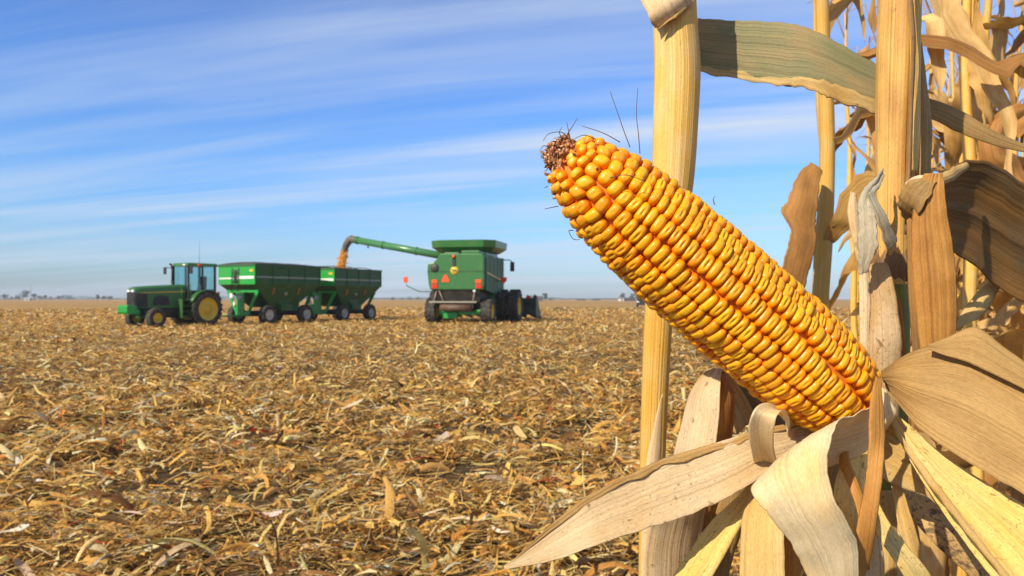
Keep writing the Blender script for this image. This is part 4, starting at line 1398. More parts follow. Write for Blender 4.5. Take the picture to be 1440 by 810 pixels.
def glass_mat():
    m, n, l, b = new_mat('cab_glass')
    t = n.new('ShaderNodeBsdfTransparent')
    t.inputs[0].default_value = (0.78, 0.92, 0.94, 1)
    g = n.new('ShaderNodeBsdfGlossy')
    g.inputs['Roughness'].default_value = 0.05
    mx = n.new('ShaderNodeMixShader')
    mx.inputs[0].default_value = 0.07
    l.new(t.outputs[0], mx.inputs[1])
    l.new(g.outputs[0], mx.inputs[2])
    l.new(mx.outputs[0], n['Material Output'].inputs[0])
    return m


M['glass'] = glass_mat()


def wheel(parent, x, y, r, w, rim_r, rim_mat, lugs=0, side=1):
    """a wheel on the axle line y, its outer face towards side*y; part wheel > tyre, rim"""
    wroot = bpy.data.objects.new('wheel', None)
    wroot.empty_display_size = 0.1
    col.objects.link(wroot)
    wroot.parent = parent
    wroot.location = (x, y, r)
    h = w / 2
    mb = MB()
    rr = r * (0.965 if lugs else 1.0)
    mb.lathe([(rim_r, -h * 0.80), (rim_r + (rr - rim_r) * 0.35, -h * 1.02), (rr * 0.93, -h * 0.98), (rr * 0.985, -h * 0.80), (rr, -h * 0.4), (rr, h * 0.4), (rr * 0.985, h * 0.80), (rr * 0.93, h * 0.98), (rim_r + (rr - rim_r) * 0.35, h * 1.02), (rim_r, h * 0.80), (rim_r * 0.97, 0), (rim_r, -h * 0.80)], 'y', n=40)
    for k in range(lugs):
        for sgn in (-1, 1):
            w0 = 2 * math.pi * (k + (0.5 if sgn > 0 else 0)) / lugs
            d = 0.55 * 2 * math.pi / lugs
            pts = []
            for (ya, wa) in ((0.02 * sgn, w0), (h * 0.97 * sgn, w0 + d * 1.3)):
                for dw in (-0.17, 0.17):
                    for q in (rr * 0.95, r * 1.012):
                        ww = wa + dw * d * 2
                        pts.append((q * math.cos(ww), ya, q * math.sin(ww)))
            mb.add(pts, [(0, 1, 3, 2), (4, 6, 7, 5), (0, 4, 5, 1), (2, 3, 7, 6), (0, 2, 6, 4), (1, 5, 7, 3)])
    if not lugs:   # ribs of a highway tyre
        for k in range(36):
            w0 = 2 * math.pi * k / 36
            pts = []
            for ya in (-h * 0.7, h * 0.7):
                for dw in (-0.035, 0.035):
                    for q in (rr * 0.97, rr * 1.012):
                        pts.append((q * math.cos(w0 + dw), ya, q * math.sin(w0 + dw)))
            mb.add(pts, [(0, 1, 3, 2), (4, 6, 7, 5), (0, 4, 5, 1), (2, 3, 7, 6), (0, 2, 6, 4), (1, 5, 7, 3)])
    mb.build('tyre', M['tyre'], wroot)
    s = side
    mb = MB()
    mb.lathe([(rim_r * 1.02, h * 0.86 * s), (rim_r * 0.95, h * 0.80 * s), (rim_r * 0.90, h * 0.45 * s), (rim_r * 0.62, h * 0.30 * s), (rim_r * 0.55, h * 0.42 * s), (rim_r * 0.30, h * 0.45 * s), (rim_r * 0.27, h * 0.75 * s), (0.001, h * 0.78 * s)], 'y', n=32)
    mb.lathe([(rim_r * 1.01, -h * 0.85 * s), (rim_r * 0.9, -h * 0.5 * s), (rim_r * 0.5, -h * 0.2 * s), (0.001, -h * 0.2 * s)], 'y', n=24)
    for k in range(8):
        a = 2 * math.pi * k / 8
        mb.ball((rim_r * 0.42 * math.cos(a), h * 0.46 * s, rim_r * 0.42 * math.sin(a)), rim_r * 0.045, 6)
    mb.build('rim', M[rim_mat], wroot)
    return wroot


def tractor():
    hd = R(236)
    root = empty('tractor', (-17.45, 43.9, 0), hd, 'dark green farm tractor with yellow wheel rims hitched to the grain wagons', 'tractor')
    hx = 3.15
    # hood with rounded top
    prof = [(-0.44, 1.05), (-0.46, 1.9), (-0.40, 2.14), (-0.26, 2.26), (0.26, 2.26), (0.40, 2.14), (0.46, 1.9), (0.44, 1.05)]
    b = MB()
    xs = [(0.95, 0.10, 1.02), (2.0, 0.06, 1.0), (3.0, 0.0, 0.98), (3.75, -0.05, 0.94), (3.98, -0.12, 0.86)]
    vs, fs = [], []
    for x, dz, sc in xs:
        for (y, z) in prof:
            vs.append((x, y * sc, z + (dz if z > 1.5 else 0)))
    for i in range(len(xs) - 1):
        for k in range(8):
            k2 = (k + 1) % 8
            fs.append((i * 8 + k, i * 8 + k2, (i + 1) * 8 + k2, (i + 1) * 8 + k))
    fs += [tuple(range(7, -1, -1)), tuple(range(32, 40))]
    b.add(vs, fs)
    hood = b.build('hood', M['green'], root, bevel=0.02)
    for s in (-1, 1):
        m_ = MB()
        m_.prism([(1.0, 1.93), (3.7, 1.86), (3.7, 1.90), (1.0, 1.99)], 1, s * 0.463, s * 0.475)
        m_.build('stripe', M['yellow'], hood)
        m_ = MB()
        m_.prism([(1.9, 1.2), (3.0, 1.2), (2.9, 1.62), (2.55, 1.76), (2.1, 1.70)], 1, s * 0.455, s * 0.468)
        m_.build('engine_screen', M['black'], hood)
    m_ = MB()
    m_.box(3.96, 4.02, -0.37, 0.37, 1.08, 1.90)
    for k in range(9):
        m_.box(4.02, 4.035, -0.36, 0.36, 1.12 + k * 0.085, 1.145 + k * 0.085)
    m_.build('grille', M['black'], root)
    m_ = MB()
    for s in (-1, 1):
        m_.box(3.3, 3.98, s * 0.40 - 0.03, s * 0.40 + 0.045, 1.1, 1.86)
    m_.build('grille', M['black'], root)
    for s in (-1, 1):
        m_ = MB()
        m_.box(3.97, 4.04, s * 0.2 - 0.13, s * 0.2 + 0.13, 1.92, 2.03)
        m_.build('headlight', M['lamp'], root)
    m_ = MB()
    m_.box(-0.5, 3.6, -0.28, 0.28, 0.62, 1.08).box(-0.35, 0.45, -0.55, 0.55, 0.65, 1.3).box(0.6, 2.2, -0.42, -0.28, 0.5, 1.0)
    m_.build('chassis', M['black'], root, bevel=0.02)
    m_ = MB()
    for k in range(10):
        y0 = -0.46 + k * 0.093
        m_.prism([(3.75, 0.72), (4.42, 0.74), (4.50, 0.85), (4.50, 1.14), (4.42, 1.22), (3.95, 1.20), (3.9, 1.0), (3.75, 0.95)], 1, y0, y0 + 0.082)
    m_.build('front_weight', M['bright'], root, bevel=0.01)
    m_ = MB()
    m_.box(3.02, 3.28, -0.95, 0.95, 0.50, 0.72).box(2.9, 3.4, -0.35, 0.35, 0.6, 0.95)
    m_.build('front_axle', M['dgreen'], root, bevel=0.02)
    for s in (-1, 1):
        wheel(root, hx, s * 1.03, 0.53, 0.40, 0.27, 'yellow', 0, s)
        wheel(root, 0.0, s * 1.02, 0.97, 0.52, 0.63, 'yellow', 22, s)
        m_ = MB()
        m_.tube([(0, 0, 0.97), (0, s * 0.9, 0.97)], 0.14, 12)
        m_.build('rear_axle', M['dgreen'], root)
        # fender over the rear wheel
        m_ = MB()
        N = 14
        for k in range(N + 1):
            a = R(22 + 128 * k / N)
            for q in (1.05, 1.09):
                for y in (s * 0.60, s * 1.22):
                    m_.v.append((q * math.cos(a), y, 0.97 + q * math.sin(a)))
        for k in range(N):
            a = k * 4
            for f in ((a, a + 1, a + 5, a + 4), (a + 2, a + 6, a + 7, a + 3), (a, a + 4, a + 6, a + 2), (a + 1, a + 3, a + 7, a + 5)):
                m_.f.append(f)
                m_.s.append(True)
        m_.f += [(0, 2, 3, 1), (N * 4, N * 4 + 1, N * 4 + 3, N * 4 + 2)]
        m_.s += [False, False]
        m_.build('fender', M['green'], root)
    # cab
    m_ = MB()
    m_.box(-0.75, 1.0, -0.78, 0.78, 1.30, 1.62)
    for x0, x1, y in ((0.90, 1.0, 0.72), (0.05, 0.14, 0.82), (-0.85, -0.72, 0.76)):
        for s in (-1, 1):
            m_.box(x0, x1, s * y - 0.045, s * y + 0.045, 1.55, 3.42)
    m_.box(0.0, 0.95, 0.70, 0.78, 1.30, 2.02)
    m_.box(0.0, 0.95, -0.78, -0.70, 1.30, 2.02)
    m_.box(-0.86, -0.76, -0.76, 0.76, 1.6, 2.1)
    cabf = m_.build('cab_frame', M['black'], root, bevel=0.015)
    for nm, bx in (('windscreen', (0.93, 0.95, -0.68, 0.68, 2.02, 3.38)), ('rear_window', (-0.82, -0.80, -0.70, 0.70, 2.1, 3.38)),
                   ('side_window', (0.14, 0.90, 0.755, 0.77, 2.02, 3.38)), ('side_window', (-0.72, 0.05, 0.775, 0.79, 1.9, 3.38)),
                   ('side_window', (0.14, 0.90, -0.77, -0.755, 2.02, 3.38)), ('side_window', (-0.72, 0.05, -0.79, -0.775, 1.9, 3.38))):
        MB().box(*bx).build(nm, M['glass'], cabf)
    m_ = MB()
    m_.hexa([(-1.0, -0.90, 3.40), (1.12, -0.84, 3.40), (1.12, 0.84, 3.40), (-1.0, 0.90, 3.40)], [(-0.9, -0.80, 3.58), (0.98, -0.75, 3.58), (0.98, 0.75, 3.58), (-0.9, 0.80, 3.58)])
    roof = m_.build('roof', M['green'], root, bevel=0.04)
    MB().box(0.2, 0.42, 0.84, 0.93, 3.42, 3.52).build('warning_lamp', M['orange'], roof)
    m_ = MB()
    for y in (-0.6, 0.6):
        m_.box(1.08, 1.16, y - 0.12, y + 0.12, 3.42, 3.50)
    m_.build('work_lamp', M['lamp'], roof)
    MB().tube([(-0.6, -0.5, 3.55), (-0.62, -0.5, 4.9)], [0.012, 0.005], 6).build('antenna', M['black'], roof)
    m_ = MB()
    m_.prism([(-0.55, 1.5), (0.05, 1.5), (0.05, 1.95), (-0.28, 2.02), (-0.42, 2.85), (-0.60, 2.85)], 1, -0.30, 0.30)
    m_.build('seat', M['seat'], root, bevel=0.06)
    m_ = MB()
    m_.tube([(0.75, 0, 1.6), (0.50, 0, 2.25)], 0.05, 8)
    ring = [(0.50 + 0.08 * math.cos(a), 0.22 * math.sin(a), 2.27 + 0.18 * math.cos(a)) for a in [k * math.pi / 8 for k in range(17)]]
    m_.tube(ring, 0.02, 6)
    m_.build('steering_wheel', M['black'], root)
    m_ = MB()
    m_.tube([(1.12, -0.55, 1.9), (1.12, -0.58, 2.6)], 0.085, 12).tube([(1.12, -0.58, 2.6), (1.12, -0.58, 3.25), (1.16, -0.58, 3.42), (1.28, -0.58, 3.55)], 0.06, 10)
    m_.build('exhaust_stack', M['black'], root)
    for s in (-1, 1):
        m_ = MB()
        m_.tube([(1.0, s * 0.74, 3.3), (1.15, s * 1.2, 3.35)], 0.02, 6).box(1.12, 1.18, s * 1.28 - 0.11, s * 1.28 + 0.11, 2.95, 3.35)
        m_.build('mirror', M['black'], root)
    m_ = MB()
    for z in (0.50, 0.82, 1.14, 1.45):
        m_.box(0.95, 1.45, 0.55, 0.98, z, z + 0.05)
    for x in (0.93, 1.45):
        m_.box(x, x + 0.04, 0.60, 0.96, 0.48, 1.55)
    m_.build('steps', M['dgreen'], root)
    m_ = MB()
    m_.tube([(0.95, 0.96, 1.5), (0.98, 0.98, 2.4)], 0.02, 6).tube([(1.48, 0.9, 1.5), (1.46, 0.86, 2.2)], 0.02, 6)
    m_.build('handrail', M['green'], root)
    MB().prism([(0.1, 0.55), (0.85, 0.5), (0.9, 1.25), (0.0, 1.3)], 1, 0.42, 0.80).build('fuel_tank', M['black'], root, bevel=0.04)
    MB().box(-1.15, -0.3, -0.06, 0.06, 0.48, 0.55).build('drawbar', M['dgreen'], root)
    root.scale = (0.93, 0.93, 0.96)
    m_ = MB()
    m_.box(-0.95, -0.86, 0.85, 1.0, 1.75, 1.95).tube([(-0.85, 0.76, 1.9), (-0.92, 0.95, 1.9)], 0.015, 5)
    m_.build('tail_lamp', M['red'], root)
    return root


tractor()


def wagon(loc, hd, label, open_top):
    root = empty('grain_wagon', loc, hd, label, 'grain wagon', 'grain wagons pulled by the tractor')
    L, W = 2.6, 1.5
    zt, zm, zb = 3.46, 2.34, 0.98
    b = MB()
    # walls of the upper box, then the sloped hopper, left open on top
    v = []
    for (x, y, z) in ((-L, -W, zt), (L, -W, zt), (L, W, zt), (-L, W, zt), (-L, -W, zm), (L, -W, zm), (L, W, zm), (-L, W, zm),
                      (-0.95, -0.75, zb), (0.95, -0.75, zb), (0.95, 0.95, zb), (-0.95, 0.95, zb)):
        v.append((x, y, z))
    f = [(0, 1, 5, 4), (1, 2, 6, 5), (2, 3, 7, 6), (3, 0, 4, 7), (4, 5, 9, 8), (5, 6, 10, 9), (6, 7, 11, 10), (7, 4, 8, 11), (8, 9, 10, 11)]
    b.add(v, f)
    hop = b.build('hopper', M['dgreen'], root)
    s = hop.modifiers.new('thickness', 'SOLIDIFY')
    s.thickness = 0.03
    # rim rail and ribs
    b = MB()
    e = 0.05
    b.box(-L - e, L + e, W - 0.01, W + e, zt - 0.1, zt + 0.02).box(-L - e, L + e, -W - e, -W + 0.01, zt - 0.1, zt + 0.02)
    b.box(-L - e, -L + 0.01, -W, W, zt - 0.1, zt + 0.02).box(L - 0.01, L + e, -W, W, zt - 0.1, zt + 0.02)
    for k in range(5):
        x = -L + 0.04 + k * (2 * L - 0.08) / 4
        for sy in (-1, 1):
            b.box(x - 0.03, x + 0.03, sy * W - 0.005 if sy > 0 else -W - 0.035, sy * W + 0.035 if sy > 0 else -W + 0.005, zm + 0.04, zt - 0.1)
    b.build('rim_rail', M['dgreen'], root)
    # end panels with a white stripe, sunlight painted into their brighter green
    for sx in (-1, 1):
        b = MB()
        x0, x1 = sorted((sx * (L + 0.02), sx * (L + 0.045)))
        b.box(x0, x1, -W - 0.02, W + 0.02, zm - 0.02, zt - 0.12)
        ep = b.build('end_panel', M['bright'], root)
        b = MB()
        x0, x1 = sorted((sx * (L + 0.045), sx * (L + 0.052)))
        b.box(x0, x1, -W + 0.04, -0.1, zm + 0.30, zm + 0.38).box(x0, x1, -0.1, W - 0.06, zm + 0.30, zm + 0.46)
        b.build('stripe', M['white'], ep)
        b = MB()
        b.box(x0, x1, W - 0.42, W - 0.14, zt - 0.42, zt - 0.28)
        b.build('badge', M['yellow'], ep)
        b = MB()
        for yy in (-0.32, 0.22):
            b.tube([(sx * (L + 0.1), yy, zm - 0.5), (sx * (L + 0.1), yy, zt - 0.25), (sx * (L + 0.02), yy, zt - 0.15)], 0.022, 6)
        for k in range(5):
            z = zm - 0.4 + k * 0.27
            b.tube([(sx * (L + 0.1), -0.32, z), (sx * (L + 0.1), 0.22, z)], 0.018, 6)
        b.box(*sorted((sx * (L + 0.06), sx * (L + 0.1))), -0.16, 0.06, zm + 0.05, zt - 0.3)
        b.build('ladder', M['black'], root)
    b = MB()
    for y in (W + 0.012,):
        b.box(-L + 0.1, L - 0.1, y, y + 0.008, zm + 0.36, zm + 0.45)
    b.build('stripe', paint('greyish_stripe', (0.30, 0.36, 0.30), 0.5, 0.3), hop)  # dull grey-green, darker than the end stripes
    # side discharge door, reflectors, sight window
    b = MB()
    b.box(-0.5, 0.5, 1.05, 1.13, 1.15, 1.75)
    b.prism([(-0.45, 0.78), (0.45, 0.78), (0.5, 1.15), (-0.5, 1.15)], 1, 0.95, 1.35)
    b.build('chute', M['dgreen'], root)
    yy = lambda z: W + (0.95 - W) * (zm - z) / (zm - zb)
    b = MB()
    for x in (-0.95, 1.05):
        for z0 in (1.75, 1.95):
            b.hexa([(x, yy(z0) + 0.01, z0), (x + 0.1, yy(z0) + 0.01, z0), (x + 0.1, yy(z0) + 0.03, z0), (x, yy(z0) + 0.03, z0)],
                   [(x, yy(z0 + 0.17) + 0.01, z0 + 0.17), (x + 0.1, yy(z0 + 0.17) + 0.01, z0 + 0.17), (x + 0.1, yy(z0 + 0.17) + 0.03, z0 + 0.17), (x, yy(z0 + 0.17) + 0.03, z0 + 0.17)])
    b.build('reflector', M['amber'], root)
    b = MB()
    b.lathe([(0.001, 0.0), (0.12, 0.0), (0.14, -0.03)], 'y', (0.05, yy(1.8) + 0.035, 1.8), 16)
    b.build('sight_window', M['steel'], root)
    # A-shaped end supports: plate with two triangular openings
    for sx in (-1, 1):
        b = MB()
        x0, x1 = sorted((sx * 2.14, sx * 2.22))
        zt2 = 2.0
        b.prism([(-1.30, zt2), (1.30, zt2), (1.30, zt2 - 0.14), (-1.30, zt2 - 0.14)], 0, x0, x1)
        b.prism([(-1.30, zt2 - 0.14), (-1.05, zt2 - 0.14), (-0.42, 0.75), (-0.62, 0.75)], 0, x0, x1)
        b.prism([(1.30, zt2 - 0.14), (1.05, zt2 - 0.14), (0.42, 0.75), (0.62, 0.75)], 0, x0, x1)
        b.prism([(-0.50, zt2 - 0.14), (0.10, zt2 - 0.14), (0.10, 0.75), (-0.50, 0.75)], 0, x0, x1)
        b.prism([(-0.62, 0.75), (0.62, 0.75), (0.55, 0.55), (-0.55, 0.55)], 0, x0, x1)
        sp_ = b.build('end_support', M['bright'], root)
        b = MB()
        xa, xb = sorted((sx * 2.22, sx * 2.228))
        b.box(xa, xb, -1.06, -0.84, 1.55, 1.82)
        b.build('sticker', M['white'], sp_)
        MB().box(xa, xb, -0.76, -0.62, 1.10, 1.32).build('sticker', M['white'], sp_)
        b = MB()
        b.lathe([(0.001, 0.0), (0.17, 0.0), (0.17, -0.02 * sx)], 'x', (sx * 2.235, -0.2, 1.55), 16)
        b.build('sticker', M['greyrim'], sp_)
    # running gear
    b = MB()
    b.box(-2.0, 2.0, -0.12, 0.12, 0.50, 0.68)
    b.box(-2.0, 2.0, -0.62, -0.50, 0.62, 0.78).box(-2.0, 2.0, 0.50, 0.62, 0.62, 0.78)
    for x in (-1.5, 1.5):
        b.box(x - 0.1, x + 0.1, -1.15, 1.15, 0.46, 0.62)
    b.build('chassis', M['black'], root)
    b = MB()
    b.hexa([(1.7, -0.35, 0.5), (1.7, 0.35, 0.5), (1.7, 0.35, 0.58), (1.7, -0.35, 0.58)], [(4.1, -0.05, 0.46), (4.1, 0.05, 0.46), (4.1, 0.05, 0.54), (4.1, -0.05, 0.54)])
    b.build('tongue', M['bright'], root)
    for x in (-1.5, 1.5):
        for sy in (-1, 1):
            wheel(root, x, sy * 1.30, 0.56, 0.42, 0.30, 'greyrim', 0, sy)
    if not open_top:
        b = MB()
        N, K = 14, 20
        for i in range(N + 1):
            x = -L + 2 * L * i / N
            for k in range(K + 1):
                t = k / K
                y = -W - 0.06 + (2 * W + 0.12) * t
                z = zt + 0.03 + 0.17 * math.sin(math.pi * t) * (0.86 + 0.14 * abs(math.cos(math.pi * i * 4 / N))) * (1 - 0.5 * (abs(2 * i / N - 1)) ** 6)
                b.v.append((x, y, z))
        for i in range(N):
            for k in range(K):
                a = i * (K + 1) + k
                b.f.append((a, a + 1, a + K + 2, a + K + 1))
                b.s.append(True)
        t_ = b.build('tarp', M['tarp'], root, recalc=False)
        s = t_.modifiers.new('thickness', 'SOLIDIFY')
        s.thickness = 0.02
        b = MB()
        for sx in (-1, 1):
            N = 16
            poly = [(-W - 0.05 + (2 * W + 0.1) * k / N, zt + 0.02 + 0.11 * math.sin(math.pi * k / N)) for k in range(N + 1)]
            b.prism(poly, 0, *sorted((sx * L - 0.01, sx * (L + 0.03))))
        b.build('tarp_end_cap', M['tarp'], root)
    else:
        b = MB()
        b.tube([(-L, -W + 0.06, zt + 0.10), (0, -W + 0.06, zt + 0.14), (L, -W + 0.06, zt + 0.10)], 0.11, 10)
        b.build('tarp', M['tarp'], root)
        b = MB()
        for x in (-1.6, 0.0, 1.6):
            b.tube([(x, -W, zt), (x, -0.7, zt + 0.17), (x, 0.7, zt + 0.17), (x, W, zt)], 0.025, 6)
        b.build('tarp_bow', M['tarp'], root)
    return root


wagon((-14.6, 48.3, 0), R(240), 'green grain wagon under a dark tarp, coupled right behind the tractor', False)
wagon((-11.61, 53.94, 0), R(245), 'rear green grain wagon being filled by the auger stream', True)


def grain_mat():
    m, n, l, b = new_mat('falling_grain')
    g = n.new('ShaderNodeNewGeometry')
    f = noise_node(n, l, g.outputs['Position'], 14.0, 5, 0.7)
    r = ramp(n, [(0.3, (0.50, 0.20, 0.015)), (0.55, (0.72, 0.33, 0.03)), (0.75, (0.80, 0.46, 0.09))])
    l.new(f, r.inputs[0])
    l.new(r.outputs[0], b.inputs['Base Color'])
    b.inputs['Roughness'].default_value = 0.7
    return m


def combine():
    hd = R(78)
    root = empty('combine_harvester', (-3.24, 46.0, 0), hd, 'large green combine harvester seen from behind, unloading grain through its raised auger', 'combine')
    G = M['green']
    rear = [(-1.60, 2.02), (-1.66, 2.3), (-1.66, 3.95), (-1.55, 4.08), (0.95, 4.12), (1.15, 3.82), (1.35, 3.62), (1.70, 3.55), (1.74, 3.12), (1.66, 2.35), (1.56, 2.02)]
    b = MB()
    b.prism([(p[0], p[1]) for p in rear], 0, 0.0, 2.6)
    body = b.build('rear_hood', G, root, bevel=0.05)
    b = MB()
    b.box(-0.012, 0.004, -1.64, 1.70, 3.05, 3.085)
    b.build('panel_seam', M['black'], body)
    # ribbed side panels, their shade painted in as a darker green
    for s in (-1, 1):
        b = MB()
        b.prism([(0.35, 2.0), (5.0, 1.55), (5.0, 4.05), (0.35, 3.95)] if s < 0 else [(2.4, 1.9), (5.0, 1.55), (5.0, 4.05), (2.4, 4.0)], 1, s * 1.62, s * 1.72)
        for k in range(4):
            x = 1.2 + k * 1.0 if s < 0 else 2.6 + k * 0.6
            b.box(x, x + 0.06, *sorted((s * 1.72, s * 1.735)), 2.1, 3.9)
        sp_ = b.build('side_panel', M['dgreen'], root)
        b = MB()
        y0, y1 = sorted((s * 1.725, s * 1.74))
        b.prism([(0.5, 2.98), (4.8, 2.55), (4.8, 2.62), (0.5, 3.06)], 1, y0, y1)
        b.build('stripe', M['yellow'], sp_)
    b = MB()
    b.box(2.5, 5.0, -1.62, 1.62, 1.3, 4.05)
    b.build('main_body', G, root)
    # grain tank and its flared extension
    b = MB()
    b.box(1.7, 4.9, -1.35, 1.35, 4.05, 4.35)
    b.box(0.4, 1.7, -1.3, -0.2, 4.06, 4.30).box(0.6, 1.6, 0.0, 0.9, 4.06, 4.22)
    b.build('grain_tank', G, root, bevel=0.04)

    def octo(x0, x1, y, z, c):
        return [(x0 + c, -y, z), (x1 - c, -y, z), (x1, -y + c, z), (x1, y - c, z), (x1 - c, y, z), (x0 + c, y, z), (x0, y - c, z), (x0, -y + c, z)]
    b = MB()
    r0, r1, r2 = octo(1.5, 4.95, 1.58, 4.30, 0.45), octo(1.05, 5.3, 1.96, 4.56, 0.6), octo(1.0, 5.35, 1.99, 4.97, 0.6)
    vs = r0 + r1 + r2
    fs = []
    for i in range(2):
        for k in range(8):
            k2 = (k + 1) % 8
            fs.append((i * 8 + k, i * 8 + k2, (i + 1) * 8 + k2, (i + 1) * 8 + k))
    b.add(vs, fs)
    ext = b.build('tank_extension', G, root)
    sm = ext.modifiers.new('thickness', 'SOLIDIFY')
    sm.thickness = 0.06
    b = MB()
    q0, q1 = octo(1.2, 5.15, 1.95, 4.92, 0.55), octo(2.2, 4.2, 0.9, 5.06, 0.3)
    b.add(q0 + q1, [(k, (k + 1) % 8, 8 + (k + 1) % 8, 8 + k) for k in range(8)] + [tuple(range(8, 16))])
    b.build('tank_cover', M['tarp'], root)
    # unloading auger
    tubem = M['tube']
    A0, A1 = Vector((3.6, 1.2, 4.05)), Vector((5.22, 8.45, 5.40))
    dv = (A1 - A0).normalized()
    b = MB()
    b.tube([A0 - Vector((0, 0, 1.0)), A0, A0 + dv * 0.5], [0.26, 0.27, 0.27], 16)
    b.tube([A0 + dv * 0.3, A1], [0.235, 0.225], 18)
    for t in (0.03, 0.36, 0.70, 0.97):
        p = A0 + (A1 - A0) * t
        b.tube([p - dv * 0.04, p + dv * 0.04], 0.265, 18)
    au = b.build('unloading_auger', tubem, root)
    b = MB()
    E = A1 + dv * 0.45 + Vector((0, 0, -0.08))
    b.tube([A1 - dv * 0.05, A1 + dv * 0.30 + Vector((0, 0, 0.01)), E, E + dv * 0.28 + Vector((0, 0, -0.38)), E + dv * 0.42 + Vector((0, 0, -0.75))], [0.24, 0.25, 0.25, 0.23, 0.20], 16, caps=False)
    b.build('spout', paint('spout_rubber', (0.09, 0.085, 0.08), 0.6, 0.4), au)
    b = MB()
    p = A0 + (A1 - A0) * 0.86 + Vector((0, 0, -0.22))
    b.tube([p, p + Vector((0, 0, -0.16))], 0.05, 8)
    b.build('work_lamp', M['black'], au)
    spout_end = root.matrix_world
    # rear details
    b = MB()
    b.lathe([(0.001, -0.06), (0.20, -0.06), (0.25, -0.03), (0.25, 0.02)], 'x', (0, 1.28, 3.28), 20)
    b.build('air_screen', M['black'], body)
    b = MB()
    b.lathe([(0.001, -0.035), (0.23, -0.035), (0.24, 0.0)], 'x', (0, 0.09, 3.13), 24)
    badge = b.build('badge', M['yellow'], body)
    b = MB()
    # dark leaping-animal emblem on the yellow badge
    def em(pts):
        return [(0.09 + p[0] * 0.20, 3.13 + p[1] * 0.20) for p in pts]
    b.prism(em([(-0.75, -0.05), (-0.35, 0.28), (0.25, 0.22), (0.55, 0.55), (0.62, 0.35), (0.85, 0.25), (0.5, 0.05), (0.2, -0.15), (0.6, -0.5), (0.45, -0.55), (0.0, -0.2), (-0.4, -0.15), (-0.85, -0.5), (-0.9, -0.4)]), 0, -0.045, -0.034)
    b.build('emblem', M['dgreen'], badge)
    b = MB()
    b.box(-0.06, 0.02, 0.03, 0.20, 3.36, 3.80)
    b.tube([(-0.02, 0.12, 3.80), (-0.02, 0.12, 3.98)], 0.07, 10)
    b.build('beacon', M['black'], body)
    b = MB()
    b.tube([(-0.04, 0.12, 3.86), (-0.04, 0.12, 4.02)], 0.085, 10)
    b.build('beacon', M['orange'], body)
    b = MB()
    b.prism([(0.42, 2.46), (0.82, 2.46), (0.86, 2.53), (0.67, 2.90), (0.57, 2.90), (0.38, 2.53)], 0, -0.03, 0.0)
    b.build('warning_triangle', M['orange'], body)
    for yc in (1.28, -1.35):
        b = MB()
        b.box(-0.05, 0.0, yc - 0.17, yc + 0.17, 2.40, 2.60)
        b.build('tail_light', M['orange'], body)
        b = MB()
        b.box(-0.05, 0.0, yc - 0.15, yc + 0.15, 2.10, 2.33)
        b.build('tail_light', M['red'], body)
    # extremity lamps on arms, mirrors
    b = MB()
    b.tube([(0.2, 1.6, 1.90), (0.2, 2.3, 1.92), (0.2, 3.05, 2.25), (0.2, 3.1, 2.5)], 0.025, 6)
    arm = b.build('lamp_arm', M['dgreen'], root)
    b = MB()
    b.box(0.14, 0.22, 3.0, 3.24, 2.45, 2.78)
    b.build('lamp', M['orange'], arm)
    b = MB()
    b.tube([(3.6, -1.7, 2.6), (3.6, -2.0, 2.62)], 0.025, 6)
    arm = b.build('lamp_arm', M['dgreen'], root)
    b = MB()
    b.prism([(-2.22, 2.82), (-2.22, 2.62), (-2.03, 2.42), (-1.84, 2.62), (-1.84, 2.82)], 0, 3.54, 3.62)
    b.build('lamp', M['orange'], arm)
    for s in (-1, 1):
        b = MB()
        b.tube([(5.7, s * 1.2, 4.0), (5.7, s * 1.95, 3.98), (5.7, s * 2.12, 3.85)], 0.03, 6).box(5.66, 5.74, s * 2.12 - 0.13, s * 2.12 + 0.13, 3.25, 3.85)
        b.build('mirror', M['black'], root)
    # chopper and straw outlet under the hood
    b = MB()
    b.prism([(0.1, 2.03), (2.6, 2.03), (2.6, 1.2), (0.9, 1.0), (0.3, 1.35)], 1, -1.35, 1.35)
    b.box(0.5, 4.8, -0.9, 0.9, 0.75, 1.4)
    b.build('straw_chopper', M['black'], root)
    b = MB()
    b.box(-0.10, 0.02, -1.25, 1.60, 1.26, 1.36)
    b.tube([(0, 1.35, 1.3), (0.15, 1.2, 2.0)], 0.035, 6).tube([(0, -1.0, 1.3), (0.15, -1.1, 2.0)], 0.035, 6)
    b.tube([(0, 0.75, 1.35), (0.1, 1.05, 2.0)], 0.03, 6)
    b.build('tailboard', M['steel'], root)
    b = MB()
    b.tube([(0.05, -0.9, 0.98), (0.05, 0.95, 0.98)], 0.2, 14)
    b.build('straw_spreader', paint('rusty_steel', (0.09, 0.05, 0.03), 0.6, 0.4), root)
    b = MB()
    b.box(0.75, 1.05, -1.3, 1.3, 0.55, 0.85).box(0.6, 0.9, 0.1, 0.95, 0.34, 0.72)
    b.build('rear_axle', M['bright'], root, bevel=0.03)
    b = MB()
    b.box(4.3, 4.9, -1.9, 1.9, 0.8, 1.25)
    b.build('front_axle', M['dgreen'], root)
    b = MB()
    b.ball((-0.05, -1.12, 1.93), 0.09, 10)
    b.build('work_lamp', M['lamp'], root)
    for s in (-1, 1):
        wheel(root, 0.95, s * 1.68, 0.76, 0.62, 0.40, 'yellow', 18, s)
        wheel(root, 4.6, s * 1.75, 1.04, 0.60, 0.55, 'yellow', 22, s)
        wheel(root, 4.6, s * 2.55, 1.04, 0.60, 0.55, 'yellow', 22, s)
    # cab at the front
    b = MB()
    b.box(5.0, 6.6, -0.95, 0.95, 1.9, 2.3).box(5.0, 6.8, -1.05, 1.05, 4.0, 4.2)
